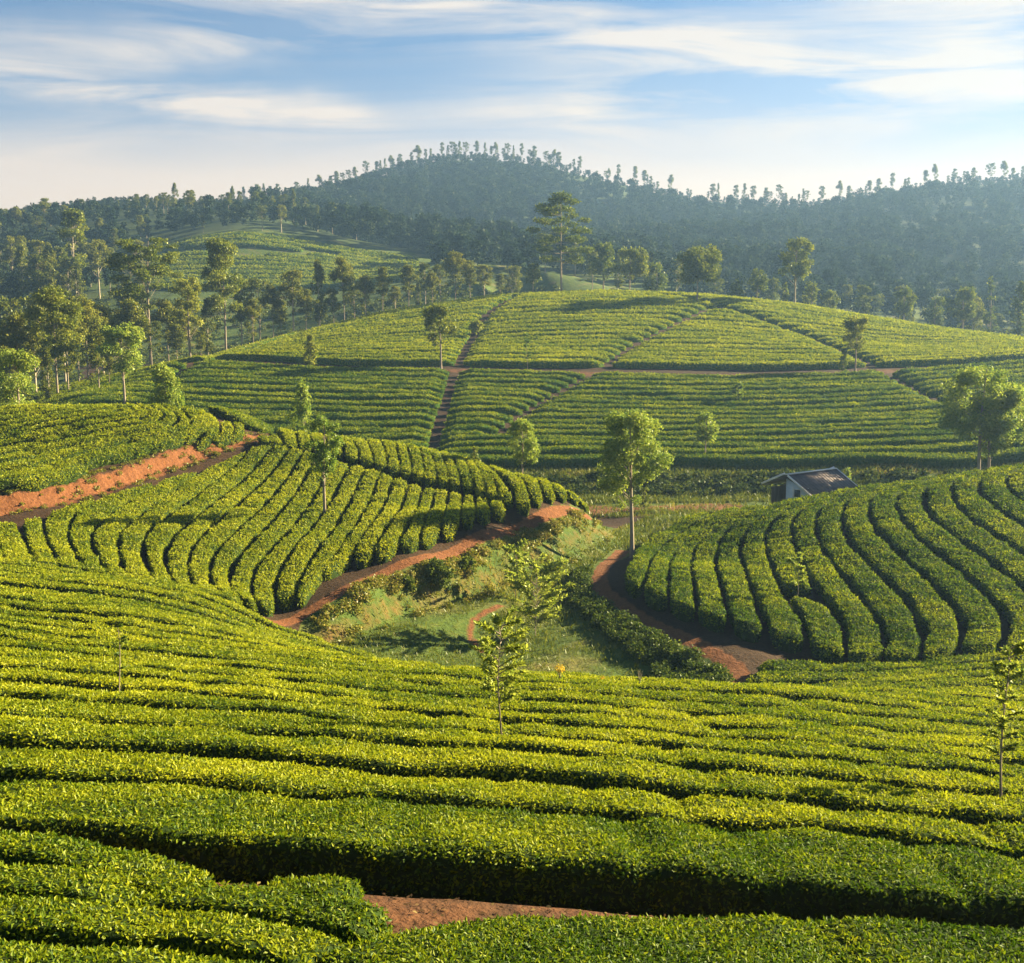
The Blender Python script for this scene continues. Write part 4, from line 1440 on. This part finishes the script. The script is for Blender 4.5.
def far_forest():
    """the forest that clothes the far hills and reads as one mass"""
    g = np.random.default_rng(77)
    bases = []
    for k in range(5):
        cl = []
        for j in range(9):
            f = g.uniform(.45, 1.0); a = g.uniform(0, 6.28); q = .16 * g.uniform(.1, 1)
            cl.append(((q * math.cos(a), q * math.sin(a), f), (.13, .13, .09)))
        V, t = clump_leaves(cl, .075, .42, g, width=.8)
        bases.append((V, t))
    X, Y = g.uniform(-420, 520, 26000), g.uniform(265, 815, 26000)
    Z = ground(X, Y)
    px, py = project(X, Y, Z)
    ok = (px > -60) & (px < W + 60)
    ok &= ~((px > 145) & (px < 430) & (Y < 387))
    ok &= ~((Y < 300) & (px > 150))
    dens = np.interp(Y, [265, 330, 420, 815], [.55, .5, .8, .9])
    # open tea ground on the right spur, seen as paler patches
    open_ = (vnoise(X / 60, Y / 60, 31) > .38) & (px > 600)
    dens = np.where(open_, dens * .25, dens)
    dens = np.where((px > 430) & (px < 640) & (Y < 330), .12, dens)
    ok &= g.random(len(X)) < dens
    # on the skyline the single trees stand clear of the mass
    el = (Z - CZ) / Y
    slot = np.clip((px / 12).astype(int), -6, 95) + 6
    top = np.full(110, -9.)
    np.maximum.at(top, slot, el)
    near_top = (el > top[slot] - .012) & (Y > 420)
    ok &= ~(near_top & (px > 520) & (g.random(len(X)) < .4))
    X, Y, Z, near_top = X[ok], Y[ok], Z[ok], near_top[ok]
    Vs, ts = [], []
    kind = g.integers(0, 5, len(X))
    hs = g.uniform(7, 14, len(X)) * np.where(near_top, .42, 1) * np.where((px[ok] < 330) & (Y < 480), .7, 1)
    rot = g.uniform(0, 6.28, len(X))
    for k in range(5):
        i = np.where(kind == k)[0]
        V, t = bases[k]
        c, s = np.cos(rot[i])[:, None], np.sin(rot[i])[:, None]
        x = (V[None, :, 0] * c - V[None, :, 1] * s) * hs[i][:, None] + X[i][:, None]
        y = (V[None, :, 0] * s + V[None, :, 1] * c) * hs[i][:, None] + Y[i][:, None]
        z = V[None, :, 2] * hs[i][:, None] + Z[i][:, None]
        Vs.append(np.stack([x, y, z], -1).reshape(-1, 3))
        ts.append((t[None, :] + g.normal(0, .12, (len(i), 1))).ravel())
    V = np.vstack(Vs)
    print('far forest trees', len(X), 'quads', len(V) // 4)
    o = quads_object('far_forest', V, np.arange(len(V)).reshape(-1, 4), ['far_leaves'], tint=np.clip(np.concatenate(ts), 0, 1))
    tag(o, 'dense hazy forest covering the slopes of the far hills', 'forest', kind='stuff')


def undergrowth():
    g = np.random.default_rng(78)
    X, Y = g.uniform(-130, 20, 2600), g.uniform(128, 300, 2600)
    Z = ground(X, Y)
    px, py = project(X, Y, Z)
    hill = Y < np.interp(px, [0, 75, 130, 190, 250, 300, 400, 500, 560], [118, 150, 170, 196, 210, 222, 236, 250, 262])
    ok = ~hill & (px > -80) & (px < 560)
    X, Y, Z = X[ok][:900], Y[ok][:900], Z[ok][:900]
    cl = [((x, y, z + .5), (r, r, r * .8)) for x, y, z, r in zip(X, Y, Z, g.uniform(.6, 1.7, len(X)))]
    V, t = clump_leaves(cl, .55, .35, g, tint0=.3)
    o = quads_object('undergrowth', V, np.arange(len(V)).reshape(-1, 4), ['wood_leaves'], tint=t)
    tag(o, 'low dark undergrowth between the trees of the wood', 'undergrowth', kind='stuff')


lone_trees()
woods()
far_forest()
undergrowth()


# ------------------------------------------------------------------ saplings: thin stems, long leaflets along rising sprays
def sapling(px, base, top, D, hw, label, seed, sprays=16, leafL=.09, dmin=3, tint0=.55, bare=.35, leafmat='young_leaves', stem=.012, hide=0.0):
    g = np.random.default_rng(seed)
    loc, Ht, d = place(px, base, top, D, dmin)
    Ht += 0
    Rc = hw / F * d
    root = empty('sapling', loc)
    zt = np.linspace(0, 1, 9)
    pts = np.c_[.012 * Ht * np.sin(zt * 6 + seed), .012 * Ht * np.cos(zt * 5 + seed), zt * Ht * .97]
    pts[0, 2] = -.05
    parts = [tube(pts, np.interp(zt, [0, 1], [stem * Ht * .55 + .006, .003]), 6)]
    Vs, ts = [], []
    for k in range(sprays):
        f = bare + (1 - bare) * (k + g.random()) / sprays
        a = g.uniform(0, 6.28)
        e = math.sin(min(1, max(0, (1.03 - f) / (1.03 - bare)) * .74 + .16) * math.pi) ** .55
        ln = Rc * e * g.uniform(.75, 1.15) + .05 * Rc
        b = np.array([np.interp(f, zt, pts[:, 0]), np.interp(f, zt, pts[:, 1]), f * Ht * .97])
        u = np.linspace(0, 1, 6)
        rise = g.uniform(.35, .9)
        sp = b + np.c_[math.cos(a) * u * ln, math.sin(a) * u * ln, ln * rise * (u - .25 * u ** 2)]
        parts.append(tube(sp, np.interp(u, [0, 1], [.004 + .003 * Ht, .002]), 4))
        n = int(95 * g.uniform(.8, 1.3))
        uu = g.uniform(.25, 1.0, n)
        Pn = np.c_[[np.interp(uu, u, sp[:, j]) for j in range(3)]].T
        dirn = norm(sp[-1] - sp[0])
        side = norm(np.cross(dirn, [0, 0, 1.]))
        sg = g.choice([-1, 1], n)[:, None]
        dd = norm(dirn * .55 + side * sg * g.uniform(.3, 1, (n, 1)) + g.normal(0, .35, (n, 3)) + [0, 0, .15])
        s = norm(np.cross(dd, norm(g.normal(0, .45, (n, 3)) + [0, 0, 1.])))
        up = np.cross(s, dd)
        L = leafL * g.uniform(.7, 1.3, (n, 1))
        q = np.stack([Pn, Pn + dd * L * .5 + s * L * .2 + up * L * .05, Pn + dd * L - up * L * .1, Pn + dd * L * .5 - s * L * .2 + up * L * .05], 1)
        Vs.append(q.reshape(-1, 3)); ts.append(np.clip(tint0 + g.normal(0, .2, n), 0, 1))
    V, Fq = merge(parts)
    quads_object('stem', V, Fq, ['bark_grey'], smooth=np.ones(len(Fq), bool), parent=root)
    V = np.vstack(Vs)
    quads_object('foliage', V, np.arange(len(V)).reshape(-1, 4), [leafmat], tint=np.concatenate(ts), parent=root)
    tag(root, label, 'sapling')
    return root


sapling(500, 742, 620, 18.3, 30, 'bright sapling on the near slope, in the middle before the valley', 1, 27, .095, tint0=.92, bare=.45)
sapling(1010, 775, 640, 15.8, 19, 'bright sapling on the near slope at the right edge', 2, 25, .085, tint0=.9, bare=.42)
sapling(117, 700, 622, 20.5, 6, 'thin faint sapling in the near tea rows at left', 3, 7, .05, tint0=.4, bare=.45)
sapling(536, 636, 566, None, 32, 'feathery young tree on the floor of the green hollow', 4, 56, .21, dmin=45, tint0=.92, bare=.12)
sapling(516, 606, 545, 61, 14, 'small leafy sapling at the foot of the left bank, behind the feathery young tree', 5, 22, .22, tint0=.8, bare=.15)
sapling(797, 606, 553, None, 9, 'slim pale sapling between the tea rows of the right mound', 6, 9, .20, dmin=48, tint0=.85, bare=.35)
sapling(527, 372, 333, None, 4, 'very thin sapling high on the middle hill, right of the steep track', 7, 6, .4, dmin=150, tint0=.4)
sapling(737, 408, 385, None, 7, 'thin sapling on the middle hill below the shoulder path', 8, 8, .4, dmin=110, tint0=.6)


def weeds():
    g = np.random.default_rng(61)
    spots = [(560, 689, 666, 31.2, 6, 'weed with a yellow flower head above the near brow', True), (602, 690, 676, 30.8, 3, 'tiny weed poking above the brow right of the yellow flower', True),
             (640, 690, 668, 30.2, 4, 'small green weed above the brow below the right bank', False), (535, 690, 679, 31.6, 3, 'tiny green weed on the brow left of the yellow flower', False)]
    for k, (px, b, tp, D, hw, lab, fl) in enumerate(spots):
        loc, Ht, d = place(px, b, tp, D)
        root = empty('weed', loc)
        st = [tube([(0, 0, 0), (.02, 0, Ht * .5), (0, .02, Ht)], [.015, .01, .006], 5)]
        for j in range(4):
            a = g.uniform(0, 6.28); r = hw / F * d * .6
            st.append(tube([(0, 0, Ht * .6), (r * math.cos(a) * .6, r * math.sin(a) * .6, Ht * .8), (r * math.cos(a), r * math.sin(a), Ht * .95)], [.008, .006, .004], 4))
        V, Fq = merge(st)
        quads_object('stem', V, Fq, ['bark_grey'], parent=root)
        r = hw / F * d
        V, t = clump_leaves([((0, 0, Ht * .55), (r, r, Ht * .3))], .09, .3, g)
        quads_object('foliage', V, np.arange(len(V)).reshape(-1, 4), ['young_leaves'], tint=t, parent=root)
        if fl:
            V, t = clump_leaves([((0, 0, Ht * .95), (r * .8, r * .8, r * .7))], .07, .6, g)
            quads_object('flower', V, np.arange(len(V)).reshape(-1, 4), ['flower_petals'], tint=t, parent=root)
        tag(root, lab, 'weed')


weeds()


# ------------------------------------------------------------------ grass and plants of the hollow
def grass():
    g = np.random.default_rng(55)
    n = 420000
    X, Y = g.uniform(-16, 62, n), g.uniform(43, 111, n)
    ok = in_poly(X, Y, GREEN_POLY)
    X, Y = X[ok], Y[ok]
    d1 = dist_to(X, Y, PATH_VALLEY); d2 = dist_to(X, Y, PATH_RIGHT); d3 = dist_to(X, Y, PATH_LEFT)
    keep = (d1 > .5 + .2 * vnoise(X, Y, 2)) & (d2 > .65) & (d3 > .7)
    pat = vnoise(X * .25, Y * .25, 41) + .5 * vnoise(X * .8, Y * .8, 42)
    keep &= g.random(len(X)) < np.clip(.75 + .6 * pat, .12, 1)
    keep &= ~((Y > 84) & (np.abs(Y - 93.2 - .02 * X) < 2.2) & (g.random(len(X)) < .85))
    sb = np.full(len(X), -9.0)
    nb = (X > -16) & (X < 12) & (Y < 88)
    sb[nb] = -signed_side(X[nb], Y[nb], BANK_EDGE)
    keep &= ~((sb > .35) & (sb < 1.5) & (g.random(len(X)) < .25 + .5 * (vnoise(X * .9, Y * .9, 45) > -.1)))
    X, Y, pat, sb = X[keep], Y[keep], pat[keep], sb[keep]
    Z = ground(X, Y)
    n = len(X)
    L = np.clip(.0042 * np.hypot(X, Y), .18, .4)
    N = np.tile([0, 0, 1.], (n, 1))
    az = g.uniform(0, 6.28, n)
    d = norm(np.c_[np.cos(az) * .6, np.sin(az) * .6, np.full(n, .9)] + g.normal(0, .2, (n, 3)))
    s = norm(np.cross(d, g.normal(size=(n, 3))))
    Lk = (L * g.uniform(.5, 1.2, n))[:, None]
    Pn = np.c_[X, Y, Z - .02]
    V = np.stack([Pn - s * Lk * .12, Pn + s * Lk * .12, Pn + d * Lk + s * Lk * .03, Pn + d * Lk - s * Lk * .03], 1).reshape(-1, 3)
    dryness = vnoise(X * .16 + 5, Y * .16, 43) + .35 * vnoise(X * .6, Y * .6, 44)
    tint = .36 + g.normal(0, .14, n) + .40 * np.clip(dryness - .05, 0, 1) * sstep(52, 66, Y) + .10 * ((sb > -2) & (sb < 1.6))  # last term paints the sunlit tone of the left bank into its grass
    o = quads_object('grass', V, np.arange(n * 4).reshape(-1, 4), ['grass_blades'], tint=np.clip(tint, 0, 1))
    tag(o, 'rough green and straw-coloured grass on the floor and banks of the hollow', 'grass', kind='stuff')


def litter():
    g = np.random.default_rng(57)
    n = 2600
    X, Y = g.uniform(-7, 8, n), g.uniform(6.2, 8.9, n)
    Pn = np.c_[X, Y, ground(X, Y) + .012]
    V = leaf_quads(Pn, np.tile([0, 0, 1.], (n, 1)), np.full(n, .05), g, erect=.1, width=.5, jit=.35)
    o = quads_object('leaf_litter', V, np.arange(n * 4).reshape(-1, 4), ['dry_leaves'], tint=g.random(n))
    tag(o, 'dry fallen leaves scattered on the red track', 'leaf litter', kind='stuff')


def bank_plants():
    g = np.random.default_rng(56)
    cl = []
    m = PATH_RIGHT; t = norm(np.gradient(m, axis=0))
    for k in range(620):
        i = int(g.integers(22, len(m)))
        # on the hollow's side of the path
        off = g.uniform(.75, float(np.interp(i, [22, 60, 89], [1.6, 2.4, 3.4])))
        nn = np.array([t[i, 1], -t[i, 0]])
        x, y = m[i] + nn * off
        if x > m[i, 0]:
            x, y = m[i] - nn * off
        r = g.uniform(.12, .36)
        cl.append(((x, y, float(ground(x, y)) + r * .35), (r * 1.3, r * 1.3, r)))
    V, tt = clump_leaves(cl, .13, .45, g, tint0=.20)
    o = quads_object('bank_plants', V, np.arange(len(V)).reshape(-1, 4), ['tree_leaves'], tint=tt)
    tag(o, 'dense dark ground cover on the bank below the right dirt path', 'ground cover', kind='stuff')
    # tufts on the left bank and on the long bank at the foot of the middle hill
    cl = []
    for k in range(230):
        i = int(g.integers(0, len(BRINK_L)))
        tb = norm(BRINK_L[min(i + 1, len(BRINK_L) - 1)] - BRINK_L[max(i - 1, 0)])
        off = g.uniform(-.35, .5) if g.random() < .75 else g.uniform(.5, 2.2)
        x, y = BRINK_L[i] + np.array([tb[1], -tb[0]]) * off
        r = g.uniform(.12, .34)
        cl.append(((x, y, float(ground(x, y)) + r * .3), (r * 1.3, r * 1.3, r)))
    V, tt = clump_leaves(cl, .13, .4, g, tint0=.66)
    o = quads_object('bank_tufts', V, np.arange(len(V)).reshape(-1, 4), ['grass_blades'], tint=tt)
    tag(o, 'grassy tufts hanging along the brink of the left bank', 'grass', kind='stuff')
    cl = []
    tu = norm(np.gradient(UPPER_PATH, axis=0))
    for k in range(330):
        i = int(g.integers(0, len(UPPER_PATH)))
        off = g.choice([g.uniform(.75, 1.1), g.uniform(-.75, -.3), g.uniform(-.3, .8)], p=[.4, .25, .35])
        x, y = UPPER_PATH[i] + np.array([-tu[i, 1], tu[i, 0]]) * off
        r = g.uniform(.07, .2)
        cl.append(((x, y, float(ground(x, y)) + r * .3), (r * 1.5, r * 1.5, r)))
    V, tt = clump_leaves(cl, .12, .4, g, tint0=.55)
    o = quads_object('bank_tufts', V, np.arange(len(V)).reshape(-1, 4), ['grass_blades'], tint=tt)
    tag(o, 'small grass tufts on the red earth bank of the left hill', 'grass', kind='stuff')
    cl = []
    for k in range(700):
        x = g.uniform(-22, 75); y = g.uniform(99.3, 104.2)
        r = g.uniform(.25, .65)
        cl.append(((x, y, float(ground(x, y)) + r * .25), (r * 1.4, r * 1.2, r)))
    V, tt = clump_leaves(cl, .30, .4, g, tint0=.12)
    o = quads_object('foot_bank_plants', V, np.arange(len(V)).reshape(-1, 4), ['wood_leaves'], tint=tt)
    tag(o, 'dark rough plants on the long bank at the foot of the middle hill', 'ground cover', kind='stuff')


grass()
litter()
bank_plants()

for k, (px, py, hw, lab) in enumerate(((441, 587, 17, 'large dark rounded shrub on the face of the left bank'), (408, 590, 9, 'smaller shrub left of the large dark shrub on the left bank'),
                                       (468, 573, 10, 'shrub right of the large dark shrub on the left bank'))):
    x, y = hit(px, py, 44)
    o = make_tree('shrub', 'bush', (x, y, float(ground(x, y)) - .1), 2 * hw / F * y * .85, hw / F * y, .17, 8800 + k, tint0=.34)
    tag(o, lab, 'shrub')


# ------------------------------------------------------------------ the shed
def box_bm(x0, x1, y0, y1, z0, z1):
    V = np.array([(x, y, z) for z in (z0, z1) for y in (y0, y1) for x in (x0, x1)], float)
    return V, np.array([(0, 2, 3, 1), (4, 5, 7, 6), (0, 1, 5, 4), (2, 6, 7, 3), (0, 4, 6, 2), (1, 3, 7, 5)])


def slab(p, th):
    """a sheet of given thickness from four corners"""
    p = np.array(p, float)
    nrm = np.cross(p[1] - p[0], p[3] - p[0]); nrm /= np.linalg.norm(nrm)
    V = np.vstack([p, p - nrm * th])
    return V, np.array([(0, 1, 2, 3), (7, 6, 5, 4), (0, 4, 5, 1), (1, 5, 6, 2), (2, 6, 7, 3), (3, 7, 4, 0)])


def shed():
    Lh, Wd, he, hr = 5.4, 3.9, 1.95, 3.1           # length, width, eaves, ridge
    x, y, _ = at(793, 490, 88.5)
    z = float(ground(x + 2.5, y + 2))
    root = empty('shed', (x - .2, y, z + .42))
    root.rotation_euler = (0, 0, R(38))
    # local x runs along the ridge; the gable end at x = 0 looks left toward the near slope
    w2 = Wd / 2
    t = .12
    long_walls = [box_bm(0, Lh, -w2, -w2 + t, 0, he), box_bm(0, Lh, w2 - t, w2, 0, he)]
    V, Fq = merge(long_walls)
    quads_object('side_wall', V, Fq, ['old_boards'], parent=root)
    for gx in (0, Lh - t):
        halves = ((-w2 + t, .45, gx), (.45, w2 - t, gx + (1.1 if gx == 0 else 0)))
        for q, (y0, y1, xx) in enumerate(halves):
            pk = hr - .06 - .45 * (hr - he) / w2
            top0, top1 = (he, pk) if q == 0 else (pk, he)
            c = [(xx + dx, yy, zz) for dx in (0, t) for yy, zz in ((y0, 0), (y1, 0), (y1, top1), (y0, top0))]
            quads_object('gable_wall', np.array(c), np.array([(0, 3, 2, 1), (4, 5, 6, 7), (0, 1, 5, 4), (1, 2, 6, 5), (2, 3, 7, 6), (3, 0, 4, 7)]),
                         ['pale_paint' if gx == 0 and q == 0 else 'old_boards'], parent=root)
    # battens and a shuttered window on the pale gable
    bt = [box_bm(-.03, -.002, a - .03, a + .03, .1, 2.25) for a in (-1.72, -.25)] + [box_bm(-.032, -.003, -w2 + t, .42, 1.20, 1.26)]
    V, Fq = merge(bt)
    quads_object('batten', V, Fq, ['white_trim'], parent=root)
    wf = quads_object('window', *merge([box_bm(-.05, -.004, -1.02, -.42, 1.40, 2.0)]), ['dark_glass'], parent=root)
    fr = [box_bm(-.07, -.004, -1.08, -1.02, 1.34, 2.06), box_bm(-.07, -.004, -.42, -.36, 1.34, 2.06), box_bm(-.07, -.004, -1.02, -.42, 2.0, 2.06), box_bm(-.07, -.004, -1.02, -.42, 1.345, 1.40)]
    quads_object('window_frame', *merge(fr), ['white_trim'], parent=wf)
    quads_object('door', *merge([box_bm(-.06, -.004, -1.62, -1.05, .08, 1.19)]), ['old_boards'], parent=root)
    ov, oe = .55, .55
    sl = (hr - he) / w2
    ze = he - oe * sl
    near = slab([(-ov, -w2 - oe, ze + .12), (Lh + ov, -w2 - oe, ze + .12), (Lh + ov, 0, hr + .12), (-ov, 0, hr + .12)], .05)
    far = slab([(Lh + ov, w2 + oe, ze + .47), (-ov, w2 + oe, ze + .47), (-ov, 0, hr + .115), (Lh + ov, 0, hr + .115)], .05)
    rf = quads_object('roof', *merge([near, far]), ['roof_sheet'], parent=root)
    rib = []
    for k in range(17):
        a = -ov + .12 + k * (Lh + 2 * ov - .24) / 16
        rib.append(slab([(a - .025, -w2 - oe + .02, ze + .155), (a + .025, -w2 - oe + .02, ze + .155), (a + .025, -.12, hr + .075), (a - .025, -.12, hr + .075)], .03))
    quads_object('roof_rib', *merge(rib), ['roof_sheet'], parent=rf)
    quads_object('ridge_cap', *merge([box_bm(-ov - .02, Lh + ov + .02, -.13, .13, hr + .10, hr + .17)]), ['white_trim'], parent=rf)
    for gx in (-ov - .05, Lh + ov):
        b = [slab([(gx, s * (w2 + oe), ze + (.17 if s < 0 else .52)), (gx + .05, s * (w2 + oe), ze + (.17 if s < 0 else .52)), (gx + .05, s * .14, hr + .13), (gx, s * .14, hr + .13)], .16) for s in (-1, 1)]
        quads_object('barge_board', *merge(b), ['white_trim'], parent=rf)
    quads_object('foundation', *merge([box_bm(-.15, Lh + .15, -w2 - .15, w2 + .15, -1.2, .02)]), ['foundation'], parent=root)
    tag(root, 'low shed with brown sheet roof and pale gable behind the right mound', 'shed')


shed()
print('OBJECTS', len(bpy.data.objects))
